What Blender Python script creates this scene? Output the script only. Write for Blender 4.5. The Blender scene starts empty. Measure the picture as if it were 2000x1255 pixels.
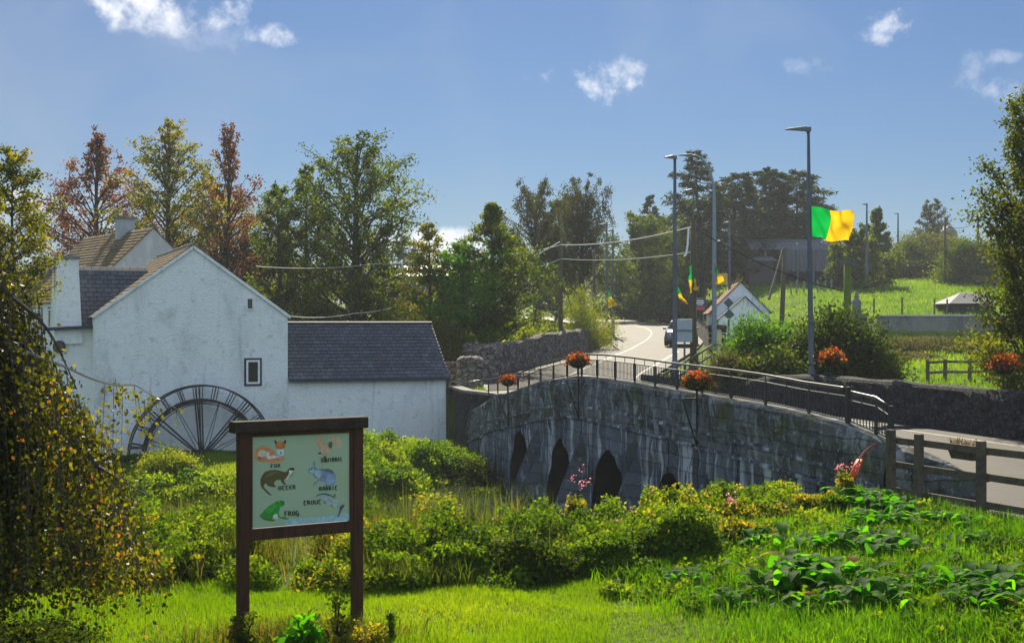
import bpy, math, random
import numpy as np
from mathutils import Vector, Matrix
R = math.radians
random.seed(7); RNG = np.random.default_rng(11)
SC = bpy.context.scene
COL = SC.collection

# ------------------------------------------------------------------ camera, sky, sun, exposure
F, HY, CZ = 2777.8, 627.5, 5.2          # focal length and horizon row of the 2000 px wide photo; eye 5.2 m above the river
SUN_EL, SUN_AZ = 38.0, 0.0
cd = bpy.data.cameras.new('camera'); cam = bpy.data.objects.new('camera', cd); COL.objects.link(cam)
cam.location = (0, 0, CZ); cam.rotation_euler = (R(90), 0, 0)
cd.lens = 50; cd.sensor_width = 36; cd.clip_start = .1; cd.clip_end = 8000
SC.camera = cam
SC.view_settings.view_transform = 'Standard'; SC.view_settings.look = 'None'
SC.view_settings.gamma = 1; SC.view_settings.use_curve_mapping = False
SC.view_settings.exposure = 1.0
SC.render.engine = 'CYCLES'
SC.cycles.max_bounces = 6; SC.cycles.diffuse_bounces = 3; SC.cycles.glossy_bounces = 3
SC.cycles.transmission_bounces = 4; SC.cycles.volume_bounces = 0; SC.cycles.transparent_max_bounces = 6
SC.cycles.use_denoising = True
SC.cycles.sample_clamp_indirect = 6

W = bpy.data.worlds.new('World'); SC.world = W; W.use_nodes = True
nt = W.node_tree; nt.nodes.clear()
def node(nt, typ, ins=None, **kw):
    n = nt.nodes.new(typ)
    for k, v in kw.items(): setattr(n, k, v)
    for k, v in (ins or {}).items():
        s = n.inputs[k]
        if isinstance(v, bpy.types.NodeSocket): nt.links.new(v, s)
        else: s.default_value = v
    return n
def mth(nt, op, a, b=0.0, c=None, clamp=False):
    d = {0: a, 1: b}
    if c is not None: d[2] = c
    return node(nt, 'ShaderNodeMath', d, operation=op, use_clamp=clamp).outputs[0]
def mixc(nt, f, a, b, bt='MIX'):
    n = node(nt, 'ShaderNodeMix', data_type='RGBA', blend_type=bt)
    for i, v in ((0, f), (6, a), (7, b)):
        if isinstance(v, bpy.types.NodeSocket): nt.links.new(v, n.inputs[i])
        else: n.inputs[i].default_value = v
    return n.outputs[2]
def c4(c): return (c[0], c[1], c[2], 1)
def sstep(nt, v, lo, hi):
    return node(nt, 'ShaderNodeMapRange', {0: v, 1: lo, 2: hi}, interpolation_type='SMOOTHSTEP').outputs[0]

sky = node(nt, 'ShaderNodeTexSky', sky_type='NISHITA', sun_disc=False, sun_elevation=R(SUN_EL), sun_rotation=R(SUN_AZ),
           air_density=1.0, dust_density=.5, ozone_density=3.0, altitude=0)
tc = node(nt, 'ShaderNodeTexCoord').outputs['Generated']
sp = node(nt, 'ShaderNodeSeparateXYZ', {0: tc})
DX, DY, DZ = sp.outputs
n1 = node(nt, 'ShaderNodeTexNoise', {'Vector': tc, 'Scale': 27.0, 'Detail': 9.0, 'Roughness': .62}).outputs['Fac']
n2 = node(nt, 'ShaderNodeTexNoise', {'Vector': tc, 'Scale': 5.0, 'Detail': 6.0, 'Roughness': .6}).outputs['Fac']
u = mth(nt, 'DIVIDE', DX, mth(nt, 'MAXIMUM', DY, .05)); v = mth(nt, 'DIVIDE', DZ, mth(nt, 'MAXIMUM', DY, .05))
front = mth(nt, 'GREATER_THAN', DY, .3)
# clouds in view: direction of the middle (as photo pixels), half width, half height, density
CL = [(300,-10,190,62,1.0),(350,30,150,40,.7),(530,66,62,26,.75),(1165,158,108,42,.95),(1225,140,60,26,.55),(1755,38,52,60,.85),(1775,70,70,26,.7),
      (1860,76,55,16,.4),(1935,180,75,34,.42),(1900,125,45,45,.3),(1575,130,55,30,.28),(1960,110,40,16,.3),(850,478,120,34,.95),(60,430,160,60,.6),(770,462,60,30,.6),
      (1560,470,60,24,.5),(440,70,90,40,.2)]
cm = None
for (px, py, rx, ry, a) in CL:
    u0, v0 = (px-1000)/F, (HY-py)/F; rx *= 1.25; ry *= 1.15
    du = mth(nt, 'MULTIPLY', mth(nt, 'SUBTRACT', u, u0), F/rx); dv = mth(nt, 'MULTIPLY', mth(nt, 'SUBTRACT', v, v0), F/ry)
    rr = mth(nt, 'ADD', mth(nt, 'MULTIPLY', du, du), mth(nt, 'MULTIPLY', dv, dv))
    e = mth(nt, 'ADD', mth(nt, 'SUBTRACT', 1.0, rr), mth(nt, 'MULTIPLY', mth(nt, 'SUBTRACT', n1, .56), 7.0))
    m_ = mth(nt, 'MULTIPLY', sstep(nt, e, -.15, 1.5), a)
    m_ = mth(nt, 'MULTIPLY', m_, sstep(nt, rr, 2.2, .3))
    cm = m_ if cm is None else mth(nt, 'MAXIMUM', cm, m_)
cm = mth(nt, 'MULTIPLY', cm, front)
# bright clouds added to the unseen sky behind the camera, to fill the shade
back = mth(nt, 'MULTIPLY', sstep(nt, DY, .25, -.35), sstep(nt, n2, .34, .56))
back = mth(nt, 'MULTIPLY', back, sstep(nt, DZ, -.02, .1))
SKYMUL = (.15, .215, .305, 1)
base = mixc(nt, 1.0, sky.outputs[0], SKYMUL, 'MULTIPLY')
# very fine high cirrus veil
veil = mth(nt, 'MULTIPLY', sstep(nt, node(nt, 'ShaderNodeTexNoise', {'Vector': tc, 'Scale': 6.0, 'Detail': 6.0, 'Distortion': .6}).outputs['Fac'], .42, .8), .34)
base = mixc(nt, veil, base, (2.4, 2.75, 3.3, 1))
out = mixc(nt, cm, base, (5.4, 5.5, 5.8, 1))
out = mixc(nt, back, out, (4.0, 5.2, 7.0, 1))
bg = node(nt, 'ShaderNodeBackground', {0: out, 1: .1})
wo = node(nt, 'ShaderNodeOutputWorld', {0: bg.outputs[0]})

sl = bpy.data.lights.new('sun', 'SUN'); sl.energy = 5.0; sl.angle = R(.5); sl.color = (1.0, .90, .70)
sun = bpy.data.objects.new('sun', sl); COL.objects.link(sun)
sun.rotation_euler = (R(-(90-SUN_EL)), 0, R(-SUN_AZ)); sun.location = (0, 40, 60)

# ------------------------------------------------------------------ helpers
def at(px, py, D): return Vector(((px-1000)/F*D, D, CZ-(py-HY)/F*D))
def wloc(o):
    v = Vector((0,0,0))
    while o is not None: v = v + o.location; o = o.parent
    return v
def tag(o, label=None, cat=None, group=None, kind=None):
    if label: o['label'] = label
    if cat: o['category'] = cat
    if group: o['group'] = group
    if kind: o['kind'] = kind
    return o
def thing(name, label, cat, loc=(0,0,0), group=None):
    o = bpy.data.objects.new(name, None); COL.objects.link(o); o.location = loc; o.empty_display_size = .2
    return tag(o, label, cat, group)
def link_mesh(name, me, mat, parent):
    me.materials.append(mat)
    o = bpy.data.objects.new(name, me); COL.objects.link(o)
    if parent is not None: o.parent = parent
    return o
def copy_tree(o, parent=None):
    c = o.copy(); COL.objects.link(c); c.parent = parent
    for ch in list(o.children): copy_tree(ch, c)
    return c
class MB:
    def __init__(s): s.v = []; s.f = []; s.uv = {}
    def face(s, pts, uv=None):
        i = len(s.v); s.v += [tuple(p) for p in pts]; s.f.append(tuple(range(i, i+len(pts))))
        if uv: s.uv[len(s.f)-1] = uv
    def add(s, verts, faces):
        i = len(s.v); s.v += [tuple(p) for p in verts]; s.f += [tuple(i+k for k in f) for f in faces]
    def hexa(s, b, t):                       # two rings of four
        s.add(list(b)+list(t), [(3,2,1,0),(4,5,6,7),(0,1,5,4),(1,2,6,5),(2,3,7,6),(3,0,4,7)])
    def box(s, c, sz, rz=0):
        cs, sn = math.cos(rz), math.sin(rz); hx, hy, hz = sz[0]/2, sz[1]/2, sz[2]/2
        ring = [(-hx,-hy),(hx,-hy),(hx,hy),(-hx,hy)]
        pt = lambda x,y,z: (c[0]+x*cs-y*sn, c[1]+x*sn+y*cs, c[2]+z)
        s.hexa([pt(x,y,-hz) for x,y in ring], [pt(x,y,hz) for x,y in ring])
    def beam(s, p, q, w, h, side=None):      # w along side, h along the third axis
        p, q = Vector(p), Vector(q); d = (q-p).normalized()
        sd = Vector(side) if side is not None else (Vector((0,0,1)).cross(d) if abs(d.z) < .95 else Vector((1,0,0)))
        sd = (sd - d*sd.dot(d)).normalized(); up = d.cross(sd).normalized()
        o = [(-1,-1),(1,-1),(1,1),(-1,1)]
        s.hexa([p+sd*a*w/2+up*b*h/2 for a,b in o], [q+sd*a*w/2+up*b*h/2 for a,b in o])
    def tube(s, pts, r, n=8, cap=True):
        pts = [Vector(p) for p in pts]; k = len(pts)
        rs = r if isinstance(r, (list, tuple)) else [r]*k
        base = len(s.v); ref = None
        for i, p in enumerate(pts):
            d = (pts[min(i+1,k-1)]-pts[max(i-1,0)]).normalized()
            if ref is None: ref = Vector((0,0,1)) if abs(d.z) < .9 else Vector((1,0,0))
            a = (ref-d*ref.dot(d)); a = a.normalized() if a.length > 1e-6 else d.orthogonal().normalized()
            b = d.cross(a); ref = a
            for j in range(n):
                t = 2*math.pi*j/n; s.v.append(tuple(p+(a*math.cos(t)+b*math.sin(t))*rs[i]))
        for i in range(k-1):
            for j in range(n):
                j2 = (j+1) % n
                s.f.append((base+i*n+j, base+i*n+j2, base+(i+1)*n+j2, base+(i+1)*n+j))
        if cap:
            s.f.append(tuple(base+j for j in reversed(range(n)))); s.f.append(tuple(base+(k-1)*n+j for j in range(n)))
    def lathe(s, prof, n=16, c=(0,0,0)):
        base = len(s.v); k = len(prof)
        for r_, z in prof:
            for j in range(n):
                t = 2*math.pi*j/n; s.v.append((c[0]+r_*math.cos(t), c[1]+r_*math.sin(t), c[2]+z))
        for i in range(k-1):
            for j in range(n):
                j2 = (j+1) % n; s.f.append((base+i*n+j, base+i*n+j2, base+(i+1)*n+j2, base+(i+1)*n+j))
        s.f.append(tuple(base+j for j in reversed(range(n)))); s.f.append(tuple(base+(k-1)*n+j for j in range(n)))
    def prism(s, poly, off):                 # planar 3-D polygon swept by the vector off
        off = Vector(off); a = [Vector(p) for p in poly]; b = [p+off for p in a]; n = len(a)
        s.add(a+b, [tuple(reversed(range(n))), tuple(range(n, 2*n))] + [(i,(i+1)%n,n+(i+1)%n,n+i) for i in range(n)])
    def grid(s, rows):
        m = len(rows[0]); base = len(s.v)
        for r_ in rows: s.v += [tuple(p) for p in r_]
        for i in range(len(rows)-1):
            for j in range(m-1):
                s.f.append((base+i*m+j, base+i*m+j+1, base+(i+1)*m+j+1, base+(i+1)*m+j))
    def build(s, name, mat, parent=None, smooth=False, bevel=0, local=False, solid=0):
        o0 = Vector((0,0,0)) if (parent is None or local) else wloc(parent)
        me = bpy.data.meshes.new(name)
        me.from_pydata([(p[0]-o0.x, p[1]-o0.y, p[2]-o0.z) for p in s.v], [], s.f)
        if s.uv:
            ul = me.uv_layers.new(name='UVMap')
            for fi, uvs in s.uv.items():
                for li, q in zip(me.polygons[fi].loop_indices, uvs): ul.data[li].uv = q
        if smooth: me.polygons.foreach_set('use_smooth', [True]*len(me.polygons))
        me.update()
        o = link_mesh(name, me, mat, parent)
        if bevel:
            b = o.modifiers.new('bevel', 'BEVEL'); b.width = bevel; b.segments = 2; b.limit_method = 'ANGLE'
        return o

def unit(a):
    return a/np.maximum(np.linalg.norm(a, axis=1, keepdims=True), 1e-9)
def raw_mesh(name, V, loops, starts, totals, mat, parent, vattr=None, smooth=False):
    me = bpy.data.meshes.new(name)
    if parent is not None: V = V - np.array(wloc(parent))
    me.vertices.add(len(V)); me.vertices.foreach_set('co', V.astype(np.float32).ravel())
    me.loops.add(len(loops)); me.loops.foreach_set('vertex_index', loops.astype(np.int32))
    me.polygons.add(len(starts)); me.polygons.foreach_set('loop_start', starts.astype(np.int32))
    me.polygons.foreach_set('loop_total', totals.astype(np.int32))
    if smooth: me.polygons.foreach_set('use_smooth', np.ones(len(starts), bool))
    me.update(calc_edges=True)
    if vattr is not None:
        a = me.attributes.new('v', 'FLOAT', 'FACE'); a.data.foreach_set('value', vattr.astype(np.float32))
    return link_mesh(name, me, mat, parent)
def leaf_arrays(P, size, v, aspect=.6, bias=None, bw=0.0, flat=0.0):
    n = len(P); a = RNG.normal(size=(n,3))
    if flat: a[:,2] *= (1-flat)
    a = unit(a)
    if bias is not None: a = unit(a*(1-bw)+np.asarray(bias)*bw)
    h = RNG.normal(size=(n,3))
    if flat: h[:,2] *= (1-flat)
    b = unit(np.cross(a, h)) if not flat else unit(h-a*np.sum(h*a,axis=1,keepdims=True))
    s = (size*RNG.uniform(.6,1.3,n))[:,None]
    up = np.cross(a, b)
    V = np.stack([P, P+a*s*.45+b*s*aspect*.5+up*s*.08, P+a*s, P+a*s*.45-b*s*aspect*.5+up*s*.08], axis=1).reshape(-1,3)
    return V, v
def leaves(name, P, size, mat, parent, v=None, **kw):
    P = np.asarray(P, float)
    if v is None: v = RNG.random(len(P))
    V, v = leaf_arrays(P, size, v, **kw); n = len(P)
    return raw_mesh(name, V, np.arange(4*n), np.arange(n)*4, np.full(n,4), mat, parent, v)
def blades(name, P, h, w, mat, parent, v=None, lean=.35, curve=.35, bias=(0,0)):
    P = np.asarray(P, float); n = len(P)
    if v is None: v = RNG.random(n)
    h = h*RNG.uniform(.55,1.25,n) if np.isscalar(h) else h
    az = RNG.uniform(0, 2*np.pi, n); ld = np.stack([np.cos(az)+bias[0], np.sin(az)+bias[1], np.zeros(n)], 1)
    ln = np.abs(RNG.normal(0, lean, n))[:,None]
    az2 = RNG.uniform(0, 2*np.pi, n); b = np.stack([np.cos(az2), np.sin(az2), np.zeros(n)], 1)
    up = np.array([0,0,1.0]); hh = h[:,None]; ww = (w*RNG.uniform(.6,1.3,n))[:,None]
    mid = P+up*hh*.55+ld*ln*hh*.4
    tip = P+up*hh*(1-.35*np.minimum(ln,1)*curve/.35)+ld*ln*hh*(.9+curve)
    V = np.stack([P-b*ww*.5, P+b*ww*.5, mid+b*ww*.42, mid-b*ww*.42, tip], 1).reshape(-1,3)
    i = np.arange(n)*5
    loops = np.stack([i,i+1,i+2,i+3,i+3,i+2,i+4],1).ravel()
    st = np.stack([np.arange(n)*7, np.arange(n)*7+4],1).ravel(); tt = np.tile([4,3], n)
    return raw_mesh(name, V, loops, st, tt, mat, parent, np.repeat(v,2))

# ------------------------------------------------------------------ materials
def newmat(name):
    m = bpy.data.materials.new(name); m.use_nodes = True
    nt = m.node_tree; return m, nt, nt.nodes['Principled BSDF']
def plain(name, col, rough=.6, metal=0, spec=.4, var=.12, scale=8, bump=0):
    m, nt, b = newmat(name)
    tc = node(nt, 'ShaderNodeTexCoord').outputs['Object']
    nz = node(nt, 'ShaderNodeTexNoise', {'Vector': tc, 'Scale': scale, 'Detail': 5.0}).outputs['Fac']
    f = node(nt, 'ShaderNodeMapRange', {0: nz, 1: .3, 2: .7, 3: 1-var, 4: 1+var}).outputs[0]
    nt.links.new(mixc(nt, 1.0, c4(col), node(nt, 'ShaderNodeCombineColor', {0: f, 1: f, 2: f}).outputs[0], 'MULTIPLY'), b.inputs['Base Color'])
    b.inputs['Roughness'].default_value = rough; b.inputs['Metallic'].default_value = metal
    b.inputs['Specular IOR Level'].default_value = spec
    if bump:
        bp = node(nt, 'ShaderNodeBump', {'Height': nz, 'Distance': bump, 'Strength': .8}); nt.links.new(bp.outputs[0], b.inputs['Normal'])
    return m
def layered(name, base, layers, rough=.85, bump=(12, .02), spec=.25, brick=None, coord='Object', ashlar=None, stones=None):
    """layers: (colour, scale, stretch xyz, lo, hi, amount); brick: (scale, mortar colour, amount, w, h) in UV"""
    m, nt, b = newmat(name)
    tc = node(nt, 'ShaderNodeTexCoord'); co = tc.outputs[coord]
    col = c4(base)
    for ly in layers:
        (c, sc, st, lo, hi, am) = ly[:6]; det = ly[6] if len(ly) > 6 else 7.0
        mp = node(nt, 'ShaderNodeMapping', {0: co, 3: st}).outputs[0]
        nz = node(nt, 'ShaderNodeTexNoise', {'Vector': mp, 'Scale': sc, 'Detail': det, 'Roughness': .6}).outputs['Fac']
        f = mth(nt, 'MULTIPLY', sstep(nt, nz, lo, hi), am)
        col = mixc(nt, f, col, c4(c))
    nz = node(nt, 'ShaderNodeTexNoise', {'Vector': co, 'Scale': bump[0], 'Detail': 8.0, 'Roughness': .65}).outputs['Fac']
    ht = nz
    if ashlar:                                  # courses of cut stone in the plane of the bridge wall
        sc_, dark = ashlar; dn = node(nt, 'ShaderNodeTexNoise', {'Vector': co, 'Scale': 1.3, 'Detail': 3.0}).outputs['Color']
        pv_ = node(nt, 'ShaderNodeVectorMath', {0: co, 1: (-.258,.966,0)}, operation='DOT_PRODUCT').outputs['Value']; sx = node(nt, 'ShaderNodeSeparateXYZ', {0: co}); dx = node(nt, 'ShaderNodeSeparateXYZ', {0: dn})
        vv = node(nt, 'ShaderNodeCombineXYZ', {0: mth(nt, 'ADD', pv_, mth(nt, 'MULTIPLY', dx.outputs[0], .25)), 1: mth(nt, 'ADD', sx.outputs[2], mth(nt, 'MULTIPLY', dx.outputs[1], .16))}).outputs[0]
        bt = node(nt, 'ShaderNodeTexBrick', {'Vector': vv, 'Color1': (1,1,1,1), 'Color2': (.62,.62,.62,1), 'Mortar': (dark,dark,dark,1), 'Scale': sc_, 'Mortar Size': .016, 'Mortar Smooth': .6, 'Brick Width': .62, 'Row Height': .30})
        col = mixc(nt, .75, col, bt.outputs[0], 'MULTIPLY'); ht = mth(nt, 'SUBTRACT', nz, mth(nt, 'MULTIPLY', bt.outputs[1], .7))
    if stones:                                  # rubble: irregular stones with dark joints
        mpv = node(nt, 'ShaderNodeMapping', {0: co, 3: (1,1,1.6)}).outputs[0]
        ve = node(nt, 'ShaderNodeTexVoronoi', {'Vector': mpv, 'Scale': stones}, feature='DISTANCE_TO_EDGE').outputs['Distance']; vc = node(nt, 'ShaderNodeTexVoronoi', {'Vector': mpv, 'Scale': stones}).outputs['Color']
        e_ = sstep(nt, ve, .0, .09); vb = node(nt, 'ShaderNodeSeparateXYZ', {0: vc}).outputs[0]; g_ = mth(nt, 'MULTIPLY', mth(nt, 'ADD', mth(nt, 'MULTIPLY', e_, .65), .35), mth(nt, 'ADD', mth(nt, 'MULTIPLY', vb, .7), .62))
        col = mixc(nt, 1.0, col, node(nt, 'ShaderNodeCombineColor', {0: g_, 1: g_, 2: g_}).outputs[0], 'MULTIPLY'); ht = mth(nt, 'ADD', mth(nt, 'MULTIPLY', nz, .5), e_)
    if brick:
        bt = node(nt, 'ShaderNodeTexBrick', {'Vector': tc.outputs['UV'], 'Color1': (1,1,1,1), 'Color2': (brick[5] if len(brick) > 5 else .78,)*3+(1,), 'Mortar': c4(brick[1]), 'Scale': brick[0],
             'Mortar Size': .02, 'Bias': 0.0, 'Brick Width': brick[3], 'Row Height': brick[4]})
        col = mixc(nt, brick[2], col, bt.outputs[0], 'MULTIPLY')
        ht = mth(nt, 'SUBTRACT', nz, mth(nt, 'MULTIPLY', bt.outputs[1], .8))
    nt.links.new(col, b.inputs['Base Color']) if isinstance(col, bpy.types.NodeSocket) else None
    b.inputs['Roughness'].default_value = rough; b.inputs['Specular IOR Level'].default_value = spec
    bp = node(nt, 'ShaderNodeBump', {'Height': ht, 'Distance': bump[1], 'Strength': 1.0}); nt.links.new(bp.outputs[0], b.inputs['Normal'])
    return m
def leafmat(name, stops, trans=.5, tint=(1.25, 1.2, .45), rough=.6, spec=.06, tstr=1.0):
    m, nt, b = newmat(name)
    a = node(nt, 'ShaderNodeAttribute', attribute_name='v').outputs['Fac']
    rp = node(nt, 'ShaderNodeValToRGB', {0: a}); cr = rp.color_ramp
    while len(cr.elements) < len(stops): cr.elements.new(.5)
    for e, (p, c) in zip(cr.elements, stops): e.position = p; e.color = c4(c)
    nt.links.new(rp.outputs[0], b.inputs['Base Color'])
    b.inputs['Roughness'].default_value = rough; b.inputs['Specular IOR Level'].default_value = spec
    tstr *= 1.45; tcol = mixc(nt, 1.0, rp.outputs[0], (tint[0]*tstr, tint[1]*tstr, tint[2]*tstr, 1), 'MULTIPLY')
    tr = node(nt, 'ShaderNodeBsdfTranslucent', {0: tcol})
    mx = node(nt, 'ShaderNodeMixShader', {0: trans, 1: b.outputs[0], 2: tr.outputs[0]})
    nt.links.new(mx.outputs[0], nt.nodes['Material Output'].inputs[0])
    return m
def glassmat(name, col, rough=.08):
    m, nt, b = newmat(name); b.inputs['Base Color'].default_value = c4(col); b.inputs['Roughness'].default_value = rough
    b.inputs['Specular IOR Level'].default_value = .6; return m

M = {}
I1 = (1,1,1)
M['limewash'] = layered('limewash', (.82,.82,.80), [((.55,.57,.56),.9,(1,1,.45),.45,.70,.6), ((.38,.40,.38),1.9,(1.2,1.2,.12),.56,.72,.6,4.0), ((.25,.28,.22),.5,(1,1,.8),.60,.78,.6), ((.42,.44,.42),3.5,I1,.55,.70,.5),
                        ((.86,.86,.85),6,I1,.5,.7,.5), ((.30,.32,.28),11,I1,.62,.74,.5)], rough=.9, bump=(14,.06))
M['stonewash'] = layered('greywash', (.34,.36,.37), [((.5,.52,.52),3,(1,1,.3),.45,.7,.6), ((.2,.21,.2),5,I1,.55,.75,.6)], bump=(18,.02))
M['slate'] = layered('slate', (.085,.09,.105), [((.14,.145,.16),1.6,I1,.45,.7,.7), ((.045,.05,.06),9,I1,.5,.72,.6), ((.45,.46,.44),30,I1,.69,.74,.8), ((.10,.10,.07),1.2,I1,.55,.75,.4)],
                      rough=.62, bump=(30,.006), spec=.4, brick=(1.0,(.22,.22,.24),.9,.28,.5,.55))
M['lichenroof'] = layered('lichenroof', (.085,.075,.065), [((.26,.155,.035),3,I1,.38,.60,.9), ((.08,.08,.085),7,I1,.5,.7,.6), ((.32,.24,.12),18,I1,.62,.72,.6)],
                      rough=.85, bump=(30,.01), brick=(1.0,(.3,.3,.3),.7,.28,.5,.75))
M['bridge'] = layered('bridge_stone', (.13,.15,.175), [((.055,.066,.08),.9,(1,1,.6),.44,.60,.85), ((.48,.51,.53),1.5,(1.5,1.5,.07),.52,.62,.85,3.0), ((.60,.63,.64),3.4,(1.4,1.4,.10),.58,.66,.75,4.0),
                      ((.018,.020,.022),2.1,(1.5,1.5,.06),.54,.66,.85,3.0), ((.06,.068,.022),.8,(1,1,.9),.58,.72,.7), ((.42,.44,.44),13,(1,1,.7),.60,.68,.5), ((.03,.035,.02),.6,(1,1,.5),.55,.75,.5)],
                      rough=.92, bump=(9,.05), ashlar=(1.0,.5))
M['bridgetop'] = layered('parapet_stone', (.15,.16,.16), [((.05,.054,.048),1.1,I1,.43,.58,.85), ((.36,.38,.38),2.6,(1.3,1.3,.30),.52,.66,.75,4.0), ((.48,.50,.48),15,(1,1,.6),.58,.66,.6),
                      ((.075,.085,.02),1.0,I1,.55,.68,.8), ((.065,.042,.02),1.5,(1,1,1.6),.57,.70,.75), ((.025,.025,.024),5,(1,1,.4),.58,.70,.7)], rough=.95, bump=(9,.06), ashlar=(1.15,.45))
M['barrel'] = layered('shaded_barrel_stone', (.022,.024,.020), [((.045,.05,.03),2.5,I1,.5,.7,.6)], rough=1, bump=(7,.06), spec=.05)  # mossy stone made near-black: the shade inside the arches is in the colour
M['moss_stone'] = layered('moss_stone', (.06,.06,.05), [((.075,.085,.025),1.6,I1,.42,.6,.8), ((.14,.15,.14),6,(1,1,.4),.56,.72,.7), ((.03,.03,.028),3,I1,.5,.7,.7)], bump=(6,.08))
M['cutstone'] = layered('cutwater_stone', (.075,.086,.10), [((.035,.04,.015),1.4,I1,.5,.66,.7), ((.28,.30,.31),7,(1,1,.35),.57,.68,.75), ((.42,.43,.42),22,I1,.65,.71,.7)], bump=(7,.07), ashlar=(1.0,.5))
M['coping'] = layered('coping', (.20,.19,.17), [((.10,.10,.06),2.5,I1,.45,.65,.8), ((.36,.35,.32),9,I1,.55,.7,.7)], bump=(10,.05))
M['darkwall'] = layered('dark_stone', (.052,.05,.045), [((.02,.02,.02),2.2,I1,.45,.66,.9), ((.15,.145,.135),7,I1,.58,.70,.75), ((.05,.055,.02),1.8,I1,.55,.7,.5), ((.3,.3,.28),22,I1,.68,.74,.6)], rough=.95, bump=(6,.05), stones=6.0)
M['fieldstone'] = layered('field_stone', (.20,.175,.145), [((.09,.08,.065),4.5,(1,1,1.5),.45,.62,.9), ((.33,.29,.24),9,I1,.55,.7,.7), ((.10,.11,.04),2,I1,.58,.72,.5)], rough=.95, bump=(5,.08), stones=3.2)
M['asphalt'] = layered('asphalt', (.058,.052,.045), [((.038,.035,.033),.35,(1,.15,1),.42,.66,.7), ((.085,.078,.068),1.1,I1,.5,.75,.5), ((.06,.058,.055),5,I1,.6,.75,.3)], rough=.70, bump=(60,.006), spec=.115)
M['pavement'] = layered('pavement', (.24,.225,.20), [((.16,.15,.14),1.2,I1,.45,.7,.6), ((.30,.28,.26),20,I1,.5,.7,.5)], rough=.7, bump=(40,.006))
M['paint'] = plain('road_paint', (.24,.23,.205), .6, var=.5, scale=2)
M['ground'] = layered('ground_grass', (.085,.14,.012), [((.13,.19,.012),.35,I1,.4,.65,.8), ((.04,.055,.012),1.3,I1,.5,.7,.7), ((.13,.12,.03),2.5,I1,.6,.75,.5), ((.05,.035,.015),6,I1,.64,.75,.5)], bump=(9,.12), rough=.95, spec=.1)
M['blackmetal'] = plain('black_metal', (.016,.017,.018), .38, .2, .5, bump=.001)
M['railsteel'] = plain('rail_steel', (.05,.05,.048), .3, .8, .5)
M['galv'] = plain('galvanised', (.075,.088,.10), .5, .35, .4, var=.15, scale=4)
M['lampgrey'] = plain('lamp_grey', (.11,.115,.12), .45, .2)
M['polewood'] = layered('pole_wood', (.085,.07,.045), [((.05,.04,.028),6,(6,6,.3),.45,.65,.8), ((.08,.10,.015),1.5,I1,.6,.75,.5)], bump=(20,.01))
M['mossypole'] = layered('mossy_pole', (.10,.13,.015), [((.06,.05,.03),3,(4,4,.5),.5,.7,.7)], bump=(20,.01))
M['fencewood'] = layered('fence_wood', (.105,.082,.055), [((.05,.042,.03),4,(2,2,2),.45,.66,.8), ((.13,.11,.08),9,(1,1,3),.56,.7,.5), ((.07,.08,.02),2,I1,.6,.74,.4)], bump=(18,.012))
M['signwood'] = layered('sign_wood', (.060,.020,.009), [((.022,.009,.005),5,(5,5,.5),.45,.66,.8), ((.09,.03,.014),8,(4,4,.6),.58,.72,.5)], rough=.6, bump=(25,.006))
M['signcap'] = layered('sign_cap', (.045,.028,.018), [((.02,.013,.01),6,I1,.45,.65,.8), ((.09,.10,.05),12,I1,.62,.72,.5)], bump=(25,.02))
M['panel'] = layered('sign_panel', (.36,.44,.29), [((.38,.48,.36),2.5,I1,.4,.7,.7), ((.40,.52,.36),4,I1,.55,.8,.4), ((.3,.4,.35),30,I1,.66,.74,.25)], rough=.35, bump=(30,.0005))
M['white'] = plain('white_paint', (.72,.73,.72), .5)
M['bluepaint'] = plain('blue_black_paint', (.02,.028,.05), .5)
M['pane'] = glassmat('window_pane', (.035,.038,.02))
M['iron'] = plain('wheel_iron', (.028,.026,.027), .55, .3, .4, var=.3, bump=.003)
M['ironpaddle'] = plain('paddle_wood', (.05,.045,.04), .7, var=.3)
M['chimney'] = layered('chimney_render', (.50,.50,.47), [((.30,.30,.27),2,(1,1,.4),.45,.7,.6)], bump=(20,.02))
M['potclay'] = plain('chimney_pot_clay', (.25,.09,.05), .7)
M['bark'] = layered('bark', (.055,.045,.034), [((.028,.023,.018),6,(3,3,.5),.45,.65,.8), ((.09,.085,.06),3,I1,.58,.72,.5)], bump=(14,.03))
M['birchbark'] = layered('birch_bark', (.42,.39,.34), [((.07,.06,.05),4,(1,1,3),.52,.62,.9)], bump=(14,.01))
M['twig'] = plain('twig_bark', (.05,.036,.026), .6); M['paletwig'] = plain('pale_twig', (.30,.26,.21), .5)
M['flagg'] = None
# ------------------------------------------------------------------ terrain
RIV = np.array([(-80,27),(-30,25.5),(-8,26),(-2,26.2),(1,26.9),(3.2,28.2),(5.2,29.6),(9,31),(14,33),(40,38),(80,46),
                (80,62),(40,55),(13,46.5),(8.5,48.2),(1,48.6),(-1.0,46.6),(-2.6,42),(-4,37.8),(-8,36.4),(-30,38),(-80,43)], float)
def poly_sdf(P, poly):
    d = np.full(len(P), 1e9); ins = np.zeros(len(P), bool); n = len(poly)
    for i in range(n):
        a, b = poly[i], poly[(i+1) % n]; e = b-a; w = P-a
        t = np.clip((w@e)/(e@e), 0, 1); q = w-t[:,None]*e
        d = np.minimum(d, np.hypot(q[:,0], q[:,1]))
        c = ((a[1] <= P[:,1]) != (b[1] <= P[:,1]))
        xx = a[0]+(P[:,1]-a[1])/(e[1] if abs(e[1]) > 1e-9 else 1e-9)*e[0]
        ins ^= (c & (P[:,0] < xx))
    return np.where(ins, -d, d)
ROADC = np.array([(28,-43),(17.7,-4.9),(10,24.1),(4.9,43.2),(2.6,52.3),(2.0,57.5),(2.5,64),(4.6,74),(8,90),(10.6,108),(11.2,122),(10,138),(5,154),(-6,168),(-30,185),(-90,215)], float)
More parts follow.
